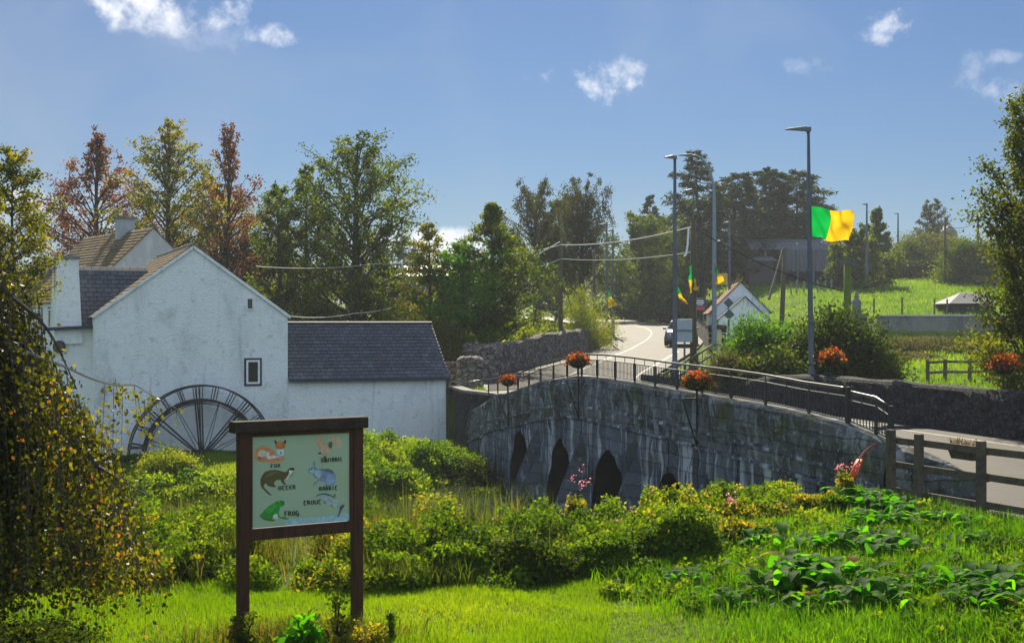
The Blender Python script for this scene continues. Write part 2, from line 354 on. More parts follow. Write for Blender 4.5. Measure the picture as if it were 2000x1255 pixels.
def catmull(P, k=8):
    P = np.asarray(P, float); out = []
    for i in range(len(P)-1):
        p0, p1, p2, p3 = P[max(i-1,0)], P[i], P[i+1], P[min(i+2,len(P)-1)]
        for j in range(k):
            t = j/k; out.append(.5*((2*p1)+(-p0+p2)*t+(2*p0-5*p1+4*p2-p3)*t*t+(-p0+3*p1-3*p2+p3)*t**3))
    out.append(P[-1]); return np.array(out)
ROAD = catmull(ROADC, 10)
ZR_Y, ZR_Z = [-50,57,67,90,119,150,185,215], [2.4,2.45,2.84,3.73,4.62,5.45,6.3,7]
def zroad(y): return np.interp(y, ZR_Y, ZR_Z)
def road_dist(P):
    d = np.full(len(P), 1e9); zr = np.zeros(len(P)); sd = np.zeros(len(P))
    for i in range(len(ROAD)-1):
        a, b = ROAD[i], ROAD[i+1]; e = b-a; w = P-a
        t = np.clip((w@e)/(e@e), 0, 1); q = w-t[:,None]*e; dd = np.hypot(q[:,0], q[:,1])
        m = dd < d; d[m] = dd[m]; zr[m] = zroad(a[1]+t[m]*e[1]); sd[m] = np.sign(e[0]*w[m,1]-e[1]*w[m,0])
    return d, zr, sd                       # sd > 0: left of the road
def S(x): x = np.clip(x, 0, 1); return x*x*(3-2*x)
def wob(x, y, f, ph=0):
    return np.sin(x*f+ph+1.7*np.sin(y*f*.7+ph))*np.cos(y*f*1.13-ph+1.3*np.sin(x*f*.6))
def ground(x, y):
    x = np.atleast_1d(np.asarray(x, float)); y = np.atleast_1d(np.asarray(y, float)); P = np.stack([x,y],1)
    sdf = poly_sdf(P, RIV)
    mid = np.interp(x, [-80,-8,0,5,14,80], [34,31,33,38,43,58]); near = y < mid
    zn = 1.95+.35*S((x-1.0)/5)*S((y-13)/7) + 1.65*(1-S((y-2)/8))
    zl = np.interp(y, [40,57,66,90,120,150,185,300,600,1500], [.40,.40,2.9,3.8,4.7,5.6,6.5,9,12,16])
    zrr = np.interp(y, [40,55,80,99.5,101,160,220,400,1500], [2.2,2.8,3.2,4.0,5.45,9.8,12,16,20])
    xb = np.interp(y, [0,40,60,90,120,160], [8,8,8,15,17,18])
    zf = zl+(zrr-zl)*S((x-xb)/9)
    z = np.where(near, zn, zf)
    d, zr, sd = road_dist(P)
    lf = (sd > 0) & (y > 36)
    wid = np.where(lf, np.interp(y, [37,57,60,66], [.5,.5,1.0,7.0]), np.where(near, 5.0, 7.0)); s0 = np.where(lf, np.interp(y, [37,56,59], [3.55,3.55,5.6]), 5.3)
    w = 1-S((d-s0)/wid)
    z = z+(zr-.14-z)*w
    fen = np.where(near, .12*np.exp(-((d-4.6)/.8)**2)*(y < 23), 0)
    z = z+fen
    k = S((sdf+.3)/np.where(near, 5.0, 2.2))
    z = -.7+(z+.7)*k
    edge = S((sdf-.3)/2)*(d > 6)
    z = z+edge*np.where(near, .03, .10)*wob(x,y,1.1)+edge*.03*wob(x,y,2.7,1)*(y < 60)
    # grassy hummocks on the mill side of the river
    hm = (~near)*edge*(x < -1.5)*(y < 50)
    z = z+hm*(.45*np.exp(-((x+6.5)**2+(y-47.5)**2)/5)+.4*np.exp(-((x+4.2)**2+(y-47)**2)/4)+.25*np.exp(-((x+7.5)**2+(y-42)**2)/6)+.35*np.exp(-((x+4.9)**2+(y-41.5)**2)/3.5))
    return z
def gz(x, y): return float(ground(x, y)[0])
def graded(lo, hi, step, far, grow=1.16):
    c = list(np.arange(lo, hi+1e-6, step)); s = step
    while c[-1] < far[1]: s *= grow; c.append(c[-1]+s)
    s = step
    while c[0] > far[0]: s *= grow; c.insert(0, c[0]-s)
    return np.array(c)
gx = graded(-22, 24, .42, (-1500, 1500)); gy = graded(10, 66, .42, (-250, 2000), 1.08)
GX, GY = np.meshgrid(gx, gy); Zg = ground(GX.ravel(), GY.ravel())
V = np.stack([GX.ravel(), GY.ravel(), Zg], 1); nx, ny = len(gx), len(gy)
ii = (np.arange(ny-1)[:,None]*nx+np.arange(nx-1)[None,:]).ravel()
lp = np.stack([ii, ii+1, ii+1+nx, ii+nx], 1)
tag(raw_mesh('ground', V, lp.ravel(), np.arange(len(ii))*4, np.full(len(ii),4), M['ground'], None, None, True), kind='structure')

# river
m, nt, b = newmat('river_water')
b.inputs['Base Color'].default_value = (.02,.024,.018,1); b.inputs['Roughness'].default_value = .06; b.inputs['Specular IOR Level'].default_value = .6
tc = node(nt, 'ShaderNodeTexCoord').outputs['Object']
w1 = node(nt, 'ShaderNodeTexNoise', {'Vector': tc, 'Scale': 3.2, 'Detail': 5.0}).outputs['Fac']
bp = node(nt, 'ShaderNodeBump', {'Height': w1, 'Distance': .03, 'Strength': 1.0}); nt.links.new(bp.outputs[0], b.inputs['Normal'])
mb = MB(); mb.face([(-90,20,0),(90,20,0),(90,75,0),(-90,75,0)])
# the river lies in its channel only: cut to the channel outline with a margin under the banks
cen = RIV.mean(0); mb = MB(); mid_n = RIV[:11]; mid_f = RIV[11:][::-1]
for i in range(10):
    q = [mid_n[i]-(0,1.2), mid_n[i+1]-(0,1.2), mid_f[i+1]+(0,1.2), mid_f[i]+(0,1.2)]
    mb.face([(p[0], p[1], 0) for p in q])
tag(mb.build('river', m), kind='structure')

# ------------------------------------------------------------------ road, pavements, kerbs, markings
def path_frame(P):
    T = np.gradient(P, axis=0); T /= np.linalg.norm(T, axis=1)[:,None]; return np.stack([T[:,1], -T[:,0]], 1)      # right-hand normals
RN = path_frame(ROAD)
def strip(offs, dz, i0=0, i1=None, dash=None):
    i1 = len(ROAD) if i1 is None else i1; mb = MB()
    rows = []
    for i in range(i0, i1):
        p = ROAD[i]; z = zroad(p[1])+dz
        rows.append([(p[0]+RN[i][0]*o, p[1]+RN[i][1]*o, z) for o in (offs(p[1]) if callable(offs) else offs)])
    if dash is None: mb.grid(rows)
    else:
        for i in range(0, len(rows)-1, dash): mb.grid(rows[i:i+2])
    return mb
BR_END = int(np.argmin(np.abs(ROAD[:,1]-56)))
def lim(y): return [-4.05, -2, 0, 2, 4.05] if y < 54 else [-3.7, -1.8, 0, 1.8, 3.9]
tag(strip(lim, 0).build('road', M['asphalt'], smooth=True), kind='structure')
NEARW = int(np.argmin(np.abs(ROAD[:,1]-57.2)))
mb = MB(); rows = []
for i in range(NEARW, len(ROAD)-12):
    p = ROAD[i]; z = zroad(p[1]); rows.append([(p[0]+RN[i][0]*o, p[1]+RN[i][1]*o, z+h) for o, h in ((-5.6,.12),(-4.6,.125),(-3.86,.12))])
mb.grid(rows); tag(mb.build('pavement', M['pavement'], smooth=True), kind='structure')
mb = MB(); rows = []
for i in range(NEARW, len(ROAD)-12):
    p = ROAD[i]; z = zroad(p[1]); rows.append([(p[0]+RN[i][0]*o, p[1]+RN[i][1]*o, z+h) for o, h in ((-3.86,.124),(-3.72,.124),(-3.70,-.02))])
mb.grid(rows); tag(mb.build('kerb', M['coping']), kind='structure')
tag(strip([-.035,.035], .004, BR_END-2, len(ROAD)-20).build('road_marking', M['paint']), kind='structure')
tag(strip([3.05,3.15], .004, 8, BR_END+30).build('road_edge_line', M['paint']), kind='structure')
# give-way dashes across the side of the road
mb = MB()
for k in range(4):
    c = at(1245+k*26, 699+k*1.2, 66); z = float(zroad(c.y))+.006
    mb.face([(c.x-.25,c.y-.2,z),(c.x+.25,c.y-.2,z),(c.x+.25,c.y+.2,z),(c.x-.25,c.y+.2,z)])
tag(mb.build('road_hatching', M['paint']), kind='structure')
# ------------------------------------------------------------------ the old stone bridge
U = Vector((-.258,.966,0)).normalized(); NR = Vector((U.y,-U.x,0)); P0 = Vector((5.96,23,0))
def bp_(t, off=0, z=0): p = P0+U*t+NR*off; return Vector((p.x, p.y, z))      # off > 0 towards the road
ZT = np.array([(-.6,3.12),(-.2,3.2),(.5,3.33),(1.3,3.44),(2.9,3.52),(4.8,3.59),(6.4,3.62),(9.4,3.66),(12.2,3.71),(14.5,3.73),(16,3.72),(16.8,3.69),(17.8,3.60),(19.2,3.48),(20.5,3.34),(21.8,3.15),(23.1,2.99),(25.8,2.66),(27.6,2.25),(29.5,1.95)])
def zt(t): return float(np.interp(t, ZT[:,0], ZT[:,1]))
ZF = np.array([(-34,3.35),(0,3.42),(8.3,3.53),(14.4,3.56),(18.9,3.55),(21.5,3.47),(24,3.21),(27,3.07),(33,2.86),(34,2.7)])
def zfar(t): return float(np.interp(t, ZF[:,0], ZF[:,1]))
bridge = thing('stone_bridge', 'old grey stone arch bridge with pointed openings and streaked lichen covered wall', 'bridge', bp_(14,4,2))
ARCH = [(9.3,2.7,1.80),(13.6,2.8,1.95),(17.8,2.7,1.90),(22.1,2.4,1.80)]
def zarch(t):
    for c, w, top in ARCH:
        x = abs(t-c)/(w/2)
        if x < 1: return -.1+(top+.1)*(1-x**1.7)**.52
    return None
rs = random.Random(3)
ts = list(np.arange(-.2, 29.5, .12))
for c, w, tp in ARCH: ts += [c-w/2+1e-3, c+w/2-1e-3, c-w/2-1e-3, c+w/2+1e-3, c]
ts = sorted(ts)
def rough(t, z): return .035*math.sin(t*3.1+z*2.3)*math.sin(z*5.2-t*1.7)+.02*math.sin(t*9.7+z*7.1)
def face_rows(lo_f, hi_f, off, n):
    rows = []
    for t in ts:
        lo, hi = lo_f(t), hi_f(t)
        rows.append([bp_(t, off+rough(t, lo+(hi-lo)*k/n), lo+(hi-lo)*k/n) for k in range(n+1)])
    return rows
def lowz(t):
    a = zarch(t); return a if a is not None else -.8
mb = MB(); mb.grid(face_rows(lowz, lambda t: zt(t)-1.08, 0, 10))
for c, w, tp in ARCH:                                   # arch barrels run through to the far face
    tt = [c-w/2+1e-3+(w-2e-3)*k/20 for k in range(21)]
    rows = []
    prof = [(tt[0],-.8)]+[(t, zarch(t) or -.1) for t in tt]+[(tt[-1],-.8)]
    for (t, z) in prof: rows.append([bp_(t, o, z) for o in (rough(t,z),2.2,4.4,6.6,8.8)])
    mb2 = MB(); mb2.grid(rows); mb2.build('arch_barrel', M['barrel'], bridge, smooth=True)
mb.grid([[bp_(t, 9.0, lowz(t)) for t in ts], [bp_(t, 9.0, 2.2) for t in ts]])
mb.grid([[bp_(t, .4, 2.36) for t in ts], [bp_(t, 9.0, 2.36) for t in ts]])
mb.build('arch_wall', M['bridge'], bridge, smooth=True)
mb = MB()                                               # parapet above the string course
rows = []
for t in ts:
    h = zt(t)
    ring = [(0,h-1.08)]+[(rough(t,h-1.08+k*.15)*1.3-.01, h-1.08+k*.15) for k in range(1,7)]+[(.0,h-.07),(.03,h-.005),(.12,h+.012*math.sin(t*5)),(.40,h),(.46,h-.05),(.46,2.3)]
    rows.append([bp_(t, o, z) for o, z in ring])
mb.grid(rows)
mb.build('parapet', M['bridgetop'], bridge, smooth=False)
for dz, out in ((-1.09,.055),(-.76,.03)):
    mb = MB(); rows = []
    for t in ts[3:]:
        z = zt(t)+dz+.012*math.sin(t*4.1); o = -out+rough(t,z)*.6
        rows.append([bp_(t, .05, z-.075), bp_(t, o, z-.06), bp_(t, o, z), bp_(t, .05, z+.02)])
    mb.grid(rows); mb.build('string_course', M['bridge'], bridge)
for c, top in ((7.1,2.05),(11.45,2.25),(15.75,2.2),(20.0,2.05)):
    mb = MB(); w = .86; pr = .90
    def ring(z, k=1.0): return [bp_(c-w*k, .12, z), bp_(c, -pr*k, z), bp_(c+w*k, .12, z)]
    rows = [ring(-.8,1.15), ring(0,1), ring(.4,.86), ring(.85,.66), ring(1.2,.50), ring(1.6,.32), ring(top-.15,.10), ring(top,.02)]
    mb.grid(rows); mb.build('cutwater', M['cutstone'], bridge)
# rounded near end of the parapet, turning towards the road
mb = MB(); rows = []
for k in range(9):
    a = math.pi*.62*k/8; c = bp_(-.2, .85, 0); o = -U*math.sin(a)*.85-NR*math.cos(a)*.85
    q = c+o; i_ = c+o*.45; h = 3.2-.10*k/8-.35*(k/8)**2
    rows.append([(q.x+rough(k,z)*.8,q.y,z) for z in (1.2,1.7,2.2,2.6,h-.12)]+[(q.x*.93+i_.x*.07,q.y*.93+i_.y*.07,h-.02),(q.x*.5+i_.x*.5,q.y*.5+i_.y*.5,h+.04),(i_.x,i_.y,h-.03),(i_.x,i_.y,2.2)])
mb.grid(rows); mb.build('rounded_end', M['bridgetop'], bridge, smooth=False)
# far parapet
mb = MB(); rows = []
for t in np.arange(-34, 34.1, .4):
    h = zfar(t); w = .05*math.sin(t*1.9)
    rows.append([bp_(t, 8.4, 2.2)]+[bp_(t, 8.4+rough(t,z)*1.8, z) for z in (2.45,2.65,2.85,3.05,h-.22)]+[bp_(t,8.41,h-.10), bp_(t,8.46,h-.02), bp_(t,8.66,h+.02+.02*math.sin(t*2.3)), bp_(t,8.9,h-.03), bp_(t,8.95,h-.1), bp_(t,8.95,1.2)])
mb.grid(rows)
mb.face([bp_(34,8.4,2.2),bp_(34,8.4,2.65),bp_(34,8.95,2.65),bp_(34,8.95,1.2)])
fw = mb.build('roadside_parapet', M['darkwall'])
tag(fw, 'long dark stone parapet wall along the far side of the road over the bridge', 'wall')

# quay wall between the mill annex and the bridge
quay = thing('quay_wall', 'short dark stone quay wall joining the bridge to the white mill outbuilding', 'wall', (-1.6,52,0))
qp = [bp_(22.6,.55), bp_(25,.5), bp_(27.5,.35), Vector((-1.75,51.6,0)), Vector((-2.35,54.9,0))]
mb = MB(); rows = []
for i in range(len(qp)-1):
    for k in range(6):
        p = qp[i].lerp(qp[i+1], k/6); h = 2.72 if i else 2.72+.15*(1-k/6)
        rows.append([(p.x+.03*math.sin(k*2+i),p.y,z) for z in (-.6,.3,1.1,1.9,h-.09)])
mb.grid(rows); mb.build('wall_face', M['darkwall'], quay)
mb = MB(); rows = []
for i in range(len(qp)-1):
    for k in range(6):
        p = qp[i].lerp(qp[i+1], k/6); h = 2.72 if i else 2.72+.15*(1-k/6)
        rows.append([(p.x-.06,p.y-.02,h-.10),(p.x-.06,p.y-.02,h),(p.x+.34,p.y+.08,h+.01),(p.x+.34,p.y+.08,1.6)])
mb.grid(rows); mb.build('coping', M['coping'], quay)

# ------------------------------------------------------------------ railing on the bridge
rail = thing('bridge_railing', 'black metal railing with upright bars along the top of the stone bridge', 'railing', bp_(14,.2,3.7))
post_t = [.02,.5,1.46,2.92,4.75,6.4,7.95,9.4,10.8,12.2,13.65,15.1,16.45,17.8,19.15,20.5,21.8,23.1,24.4,25.7,27.0]
def rbase(t): return zt(t) if t < 23 else np.interp(t, [23,27.5], [2.99,2.72])
def rtop(t):
    if t <= 1.45: return float(np.interp(t, [0,.5,1.45], [3.80,3.94,4.0]))
    return rbase(t)+float(np.interp(t, [1.46,3,6,14,23,27], [.60,.56,.58,.60,.55,.46]))
def rmid(t):
    if t <= 1.45: return rtop(t)-.15
    return rbase(t)+float(np.interp(t, [1.46,3,6,14,23,27], [.46,.42,.44,.46,.40,.30]))
RO = .2
def line(f, t0, t1, st=.25, off=RO):
    tt = np.arange(t0, t1, st).tolist()+[t1]; return [bp_(t, off, f(t)) for t in tt]
mb = MB(); mb.tube(line(rtop, 1.46, 27.3), .024, 8); mb.tube(line(rtop, 0.0, 1.42), .026, 8)
e = Vector((-2.25,53.5,2.95)); mb.tube([bp_(27.3,RO,rtop(27.3)), Vector((-1.75,51.2,2.98)), e], .022, 8)
mb.build('handrail', M['railsteel'], rail, smooth=True)
mb = MB()
for f, t0, t1 in ((rmid,1.46,27.3),(rmid,0,1.42),(lambda t: rbase(t)+.05,.0,27.3)):
    pts = line(f, t0, t1)
    mb = MB(); mb.grid([[p+Vector(q) for q in ((-.017,0,-.01),(.017,0,-.01),(.017,0,.01),(-.017,0,.01),(-.017,0,-.01))] for p in pts]); mb.build('rail_bar', M['blackmetal'], rail)
for t in post_t:
    mb = MB(); zb = rbase(t)
    big = t in (1.46, .02)
    p = bp_(t, RO, zb-.05); q = bp_(t, RO, (rtop(t)+.03) if big else rmid(t)+.01)
    mb.beam(p, q, .09 if big else .075, .03 if not big else .06, side=U)
    if not big: mb.beam(bp_(t,RO,rmid(t)), bp_(t,RO,rtop(t)), .018, .018, side=U)
    mb.build('post', M['blackmetal'], rail)
for a, b in zip(post_t[:-1], post_t[1:]):
    mb = MB(); n = max(3, int(round((b-a)/.105)))
    for k in range(1, n):
        t = a+(b-a)*k/n; mb.beam(bp_(t,RO,rbase(t)+.05), bp_(t,RO,rmid(t)), .014, .014, side=U)
    t = (a+b)/2
    mb.beam(bp_(t,RO,rmid(t)), bp_(t,RO,rtop(t)), .014, .014, side=U)
    mb.build('bar_panel', M['blackmetal'], rail)

# ------------------------------------------------------------------ flower baskets and their brackets
M['liner'] = layered('basket_liner', (.025,.02,.014), [((.05,.04,.025),14,I1,.45,.65,.7)], bump=(30,.02))
M['begonia'] = leafmat('begonia_petals', [(0,(.22,.012,.008)),(.4,(.42,.05,.012)),(.7,(.50,.12,.02)),(.9,(.55,.22,.04)),(1,(.55,.40,.10))], .5, (1.3,.9,.6))
M['bfoliage'] = leafmat('basket_leaves', [(0,(.015,.03,.008)),(1,(.06,.10,.015))], .4)
def basket(p, r, label, spread=1.0, n=700, bracket=True, t=None, blab=None):
    p = Vector(p); o = thing('flower_basket', label, 'flower basket', p, 'flower baskets on the bridge')
    mb = MB(); mb.lathe([(.03,0),(r*.55,.03),(r*.85,r*.35),(r*.98,r*.75),(r,r*.85),(r*.9,r*.86)], 18, p)
    mb.build('pot', M['liner'], o, smooth=True)
    g = RNG.normal(size=(n,3)); g = unit(g)*(RNG.random((n,1))**.4); g[:,2] = np.abs(g[:,2])
    dro = np.clip(np.hypot(g[:,0],g[:,1])-.75, 0, 1)
    lump = 1+.22*np.sin(5*np.arctan2(g[:,1],g[:,0])+p.x*7)
    P = np.array(p)+np.stack([g[:,0]*r*1.2*spread*lump, g[:,1]*r*1.2*spread*lump, r*.8+g[:,2]*r*.75*spread*lump-dro*r*1.9], 1)
    leaves('blossoms', P, r*.20, M['begonia'], o, aspect=.85)
    k = int(n*.8); leaves('foliage', P[:k]*1.0+RNG.normal(0,r*.08,(k,3))-np.array([0,0,r*.15]), r*.30, M['bfoliage'], o, aspect=.6)
    return o
def wall_bracket(t, ztop, label):
    o = thing('basket_bracket', label, 'bracket', bp_(t,-.03,zt(t)), 'flower basket brackets')
    h = zt(t); mb = MB()
    mb.beam(bp_(t,-.06,h-1.12), bp_(t,-.06,ztop), .035, .035, side=U); mb.build('upright', M['blackmetal'], o)
    mb = MB(); mb.beam(bp_(t,-.06,h-.08), bp_(t,-.40,h-.08), .03, .03, side=U); mb.beam(bp_(t,-.40,h-.08), bp_(t,-.06,h-1.10), .025, .025, side=U)
    mb.build('brace', M['blackmetal'], o)
for t, zb, r, l1, l2 in ((15.95,3.93,.27,'round basket of red flowers at the crest of the bridge railing','black triangular bracket on the bridge wall below the crest basket'),
                 (23.35,3.12,.24,'small red flower basket at the mill end of the bridge railing','black bracket under the flower basket nearest the mill'),
                 (7.6,3.72,.27,'red and orange flower basket halfway down the near railing','black triangular bracket low on the near half of the bridge wall')):
    basket(bp_(t,-.06,zb), r, l1); wall_bracket(t, zb+.02, l2)
p = bp_(18.7,9.0,0); o = basket((p.x-.1,p.y,3.85), .30, 'pale orange flower basket partly hidden by the tall flag lamp post', 1.25)
mb = MB(); mb.beam((p.x-.1,p.y,3.3),(p.x-.1,p.y,3.87),.03,.03); tag(mb.build('basket_stand', M['blackmetal']), 'short black stand holding the basket beside the flag lamp post', 'stand')
p = bp_(9.5,8.68,0); basket((p.x,p.y,3.92), .30, 'large red flower basket standing on the dark parapet by the right hand tree', 1.15)
mb = MB(); mb.beam((p.x,p.y,3.5),(p.x,p.y,3.94),.035,.035); tag(mb.build('basket_stand', M['blackmetal']), 'black stand on the parapet under the basket beside the tree', 'stand')

# orange torn strap hanging over the wall end
M['orange'] = plain('orange_cloth', (.60,.085,.02), .6, var=.25, scale=14)
st = thing('orange_strap', 'crumpled orange cloth strap hanging over the rounded end of the bridge wall', 'strap', bp_(.2,-.1,3.1))
pts = [at(1714,866,22.45), at(1700,872,22.35), at(1686,885,22.2), at(1678,900,22.15)]
mb = MB(); mb.tube(pts, [.008,.018,.022,.026], 6); mb.tube([p+Vector((.02,-.02,.02)) for p in pts], [.008,.012,.018,.02], 5)
mb.build('strap_tail', plain('frayed_cloth', (.22,.05,.03), .8, var=.4, scale=30), st)
pts = [at(1679,897,22.15), at(1674,910,22.1), at(1668,925,22.08), at(1664,938,22.08)]
mb = MB()
rows = []
for i, p in enumerate(pts):
    w = [.035,.05,.055,.045][i]; rows.append([p+Vector((-w,0,0)), p+Vector((-w*.3,-.05,.01)), p+Vector((w*.2,-.02,0)), p+Vector((w*.6,-.06,.01)), p+Vector((w,0,.02))])
mb.grid(rows); o = mb.build('strap_body', M['orange'], st, smooth=True)
sm = o.modifiers.new('thickness', 'SOLIDIFY'); sm.thickness = .02

# ------------------------------------------------------------------ wooden post and rail fence on the bank
fence = thing('post_and_rail_fence', 'weathered timber post and rail fence on the grass bank beside the road', 'fence', (6.4,21,2.4))
fp = [(5.86,22.0),(6.14,21.5),(6.68,20.25),(7.35,18.9),(8.1,17.4)]
for i, (x, y) in enumerate(fp):
    mb = MB(); zz = 3.50 if i else 3.53
    mb.beam((x,y,1.9),(x+.012*(i%2),y,zz), .12 if i else .13, .10, side=(.45,-.9,0)); mb.build('post', M['fencewood'], fence, bevel=.01)
for k, z in enumerate((3.36,2.98,2.58)):
    for i in range(len(fp)-1):
        a, b = Vector((*fp[i],z)), Vector((*fp[i+1],z-.01)); d = (b-a).normalized(); s = Vector((d.y,-d.x,0))
        if s.y < 0: s = -s
        a = a+s*.08-d*.06; b = b+s*.08+d*.06*(i%2)
        mb = MB(); mb.beam(a+Vector((0,0,.01*math.sin(i*3+k))), b, .045, .105); mb.build('rail', M['fencewood'], fence, bevel=.006)
# trough planter hooked on the fence
pl = thing('trough_planter', 'dark wooden trough planter of dried plants hooked on the timber fence', 'planter', (6.5,20.75,3.2))
a, b = Vector((6.36,21.12,0)), Vector((6.58,20.6,0)); d = (b-a).normalized(); s = Vector((-d.y,d.x,0)); s = s if s.y > 0 else -s
mb = MB()
def ring(z, g, o): return [a-d*g+s*(.14-o)+Vector((0,0,z)), b+d*g+s*(.14-o)+Vector((0,0,z)), b+d*g+s*(.30+o)+Vector((0,0,z)), a-d*g+s*(.30+o)+Vector((0,0,z))]
mb.hexa(ring(3.17,-.05,-.02), ring(3.36,.03,.01)); mb.build('trough', M['fencewood'], pl)
P = np.array([a.lerp(b, random.random())+s*random.uniform(.15,.29)+Vector((0,0,3.35)) for _ in range(90)])
blades('dried_plants', P, .14, .018, leafmat('dry_leaves', [(0,(.08,.05,.02)),(1,(.22,.15,.06))], .3, (1.1,1,.6)), pl, lean=.8)
# ------------------------------------------------------------------ the mill
AX = Vector((-.355,.935,0)).normalized(); GD = Vector((AX.y,-AX.x,0))         # ridge axis (away) and gable direction (to the right)
def slate_roof(name, e0, e1, r0, r1, mat, parent, rowh=.24, th=.02):
    """a slope of stepped courses: eave e0->e1, ridge r0->r1; UVs in metres for the slate joints"""
    e0, e1, r0, r1 = map(Vector, (e0,e1,r0,r1)); n = max(2, int(round((r0-e0).length/rowh)))
    nrm = (e1-e0).cross(r0-e0).normalized()
    if nrm.z < 0: nrm = -nrm
    mb = MB(); L = (e1-e0).length
    for k in range(n):
        a0, a1 = e0.lerp(r0, k/n), e1.lerp(r1, k/n); b0, b1 = e0.lerp(r0, (k+1)/n), e1.lerp(r1, (k+1)/n)
        sh = .25*(k % 2)
        up = nrm*th*1.6; lo = nrm*th*.35
        Lk = (a1-a0).length
        mb.face([a0+up, a1+up, b1+lo, b0+lo], [(sh,k*.5+.03),(Lk+sh,k*.5+.03),(Lk+sh,k*.5+.5),(sh,k*.5+.5)])
        mb.face([a0-nrm*.02, a1-nrm*.02, a1+up, a0+up])
    mb.face([e0-nrm*.03, r0-nrm*.03, r1-nrm*.03, e1-nrm*.03])
    mb.face([e0-nrm*.03, e0+nrm*th*1.6, r0+nrm*th*.35, r0-nrm*.03]); mb.face([e1-nrm*.03, e1+nrm*th*1.6, r1+nrm*th*.35, r1-nrm*.03])
    return mb.build(name, mat, parent)
def window(parent, c, w, h, nrm, right, surround=True, fw=.07, mat_s='bluepaint'):
    c, nrm, right = Vector(c), Vector(nrm).normalized(), Vector(right).normalized(); up = Vector((0,0,1))
    fr = MB()
    for s in (-1,1): fr.beam(c+right*s*(w/2-fw/2)-up*h/2+nrm*.02, c+right*s*(w/2-fw/2)+up*h/2+nrm*.02, fw, .06, side=right)
    for s in (-1,1): fr.beam(c+up*s*(h/2-fw/2)-right*(w/2-fw)+nrm*.018, c+up*s*(h/2-fw/2)+right*(w/2-fw)+nrm*.018, .055, fw, side=nrm)
    o = fr.build('window', M['white'], parent)
    pn = MB(); q = [(-1,-1),(1,-1),(1,1),(-1,1)]
    pn.prism([c+right*a*(w/2-fw)+up*b*(h/2-fw)+nrm*.004 for a,b in q], nrm*.012); pn.build('pane', M['pane'], o)
    if surround:
        sb = MB(); g = .075
        for s in (-1,1): sb.beam(c+right*s*(w/2+g/2)-up*(h/2+g)+nrm*.01, c+right*s*(w/2+g/2)+up*(h/2+g)+nrm*.01, g, .03, side=right)
        for s in (-1,1): sb.beam(c+up*s*(h/2+g/2)-right*w/2+nrm*.01, c+up*s*(h/2+g/2)+right*w/2+nrm*.01, .028, g, side=nrm)
        sb.build('surround', M[mat_s], o)
    return o
mill = thing('white_mill', 'tall whitewashed mill with steep gable, lichen covered roof and two small windows', 'mill', (-12,54,.4))
L0 = Vector((-14.82,50.5,0)); Wm = 6.92; Lm = 10.5; ZE, ZA, ZB = 5.38, 7.93, -.6
def mp(g, a, z): p = L0+GD*g+AX*a; return Vector((p.x,p.y,z))
mb = MB()
for a in (0, Lm):
    nv = 14; rows = []
    for i in range(nv+1):
        g = Wm*i/nv; top = ZE+(ZA-ZE)*(1-abs(g-Wm/2)/(Wm/2))
        rows.append([mp(g, a, ZB+(top-ZB)*k/10) for k in range(11)])
    mb.grid(rows)
mb.grid([[mp(0,a,z) for z in (ZB,2,ZE)] for a in (0,Lm/2,Lm)]); mb.grid([[mp(Wm,a,z) for z in (ZB,2,ZE)] for a in (0,Lm/2,Lm)])
mb.build('wall', M['limewash'], mill)
sl_ = (ZA-ZE)/(Wm/2)
slate_roof('roof', mp(-.12,-.06,ZE-.12*sl_+.05), mp(-.12,Lm,ZE-.12*sl_+.05), mp(Wm/2,-.06,ZA+.06), mp(Wm/2,Lm,ZA+.06), M['lichenroof'], mill)
slate_roof('roof', mp(Wm+.12,-.06,ZE-.12*sl_+.05), mp(Wm+.12,Lm,ZE-.12*sl_+.05), mp(Wm/2,-.06,ZA+.06), mp(Wm/2,Lm,ZA+.06), M['slate'], mill)
mb = MB(); mb.beam(mp(-.1,-.05,ZE-.03), mp(Wm/2,-.05,ZA-.02), .05, .10); mb.beam(mp(Wm+.1,-.05,ZE-.03), mp(Wm/2,-.05,ZA-.02), .05, .10)
mb.build('verge_board', M['limewash'], mill)
mb = MB(); mb.tube([mp(Wm/2,-.07,ZA+.07), mp(Wm/2,Lm,ZA+.07)], .08, 6); mb.build('ridge_tile', M['coping'], mill)
def on_gable(px, py):                  # where the ray through a photo pixel meets the gable plane
    d = at(px,py,1)-Vector((0,0,CZ)); n = AX; k = (L0-Vector((0,0,CZ))).dot(n)/d.dot(n); return Vector((0,0,CZ))+d*k
window(mill, on_gable(488,593), .28, .46, -AX, GD, surround=False, fw=.05)
window(mill, on_gable(494,726), .50, .88, -AX, GD)
window(mill, mp(0,4,3.9)+Vector((0,0,0)), .5, .8, -GD, AX)

# wing left of the gable, with the big chimney
wing = thing('mill_wing', 'low white side wing of the mill with dark slate roof and broad chimney', 'building', (-17,55,.4))
wL, wd = 1.25, 4.4
def wp(g, a, z): p = L0-GD*wL+GD*g+AX*(a+1.0); return Vector((p.x,p.y,z))
mb = MB(); ze, za = 5.02, 7.25
mb.grid([[wp(g,0,z) for z in (ZB,1,2.5,4,ze)] for g in np.linspace(0,wL,6)])
mb.grid([[wp(0,a,z) for z in (ZB,2,ze)] for a in (0,wd/2,wd)]); mb.face([wp(0,0,ze),wp(0,wd,ze),wp(0,wd/2,za)])
mb.grid([[wp(g,wd,z) for z in (ZB,2,ze)] for g in (0,wL)]); mb.build('wall', M['limewash'], wing)
slate_roof('roof', wp(.78,-.15,ze-.06), wp(wL+2.2,-.15,ze-.06), wp(.78,wd/2,za), wp(wL+2.2,wd/2,za), M['slate'], wing)
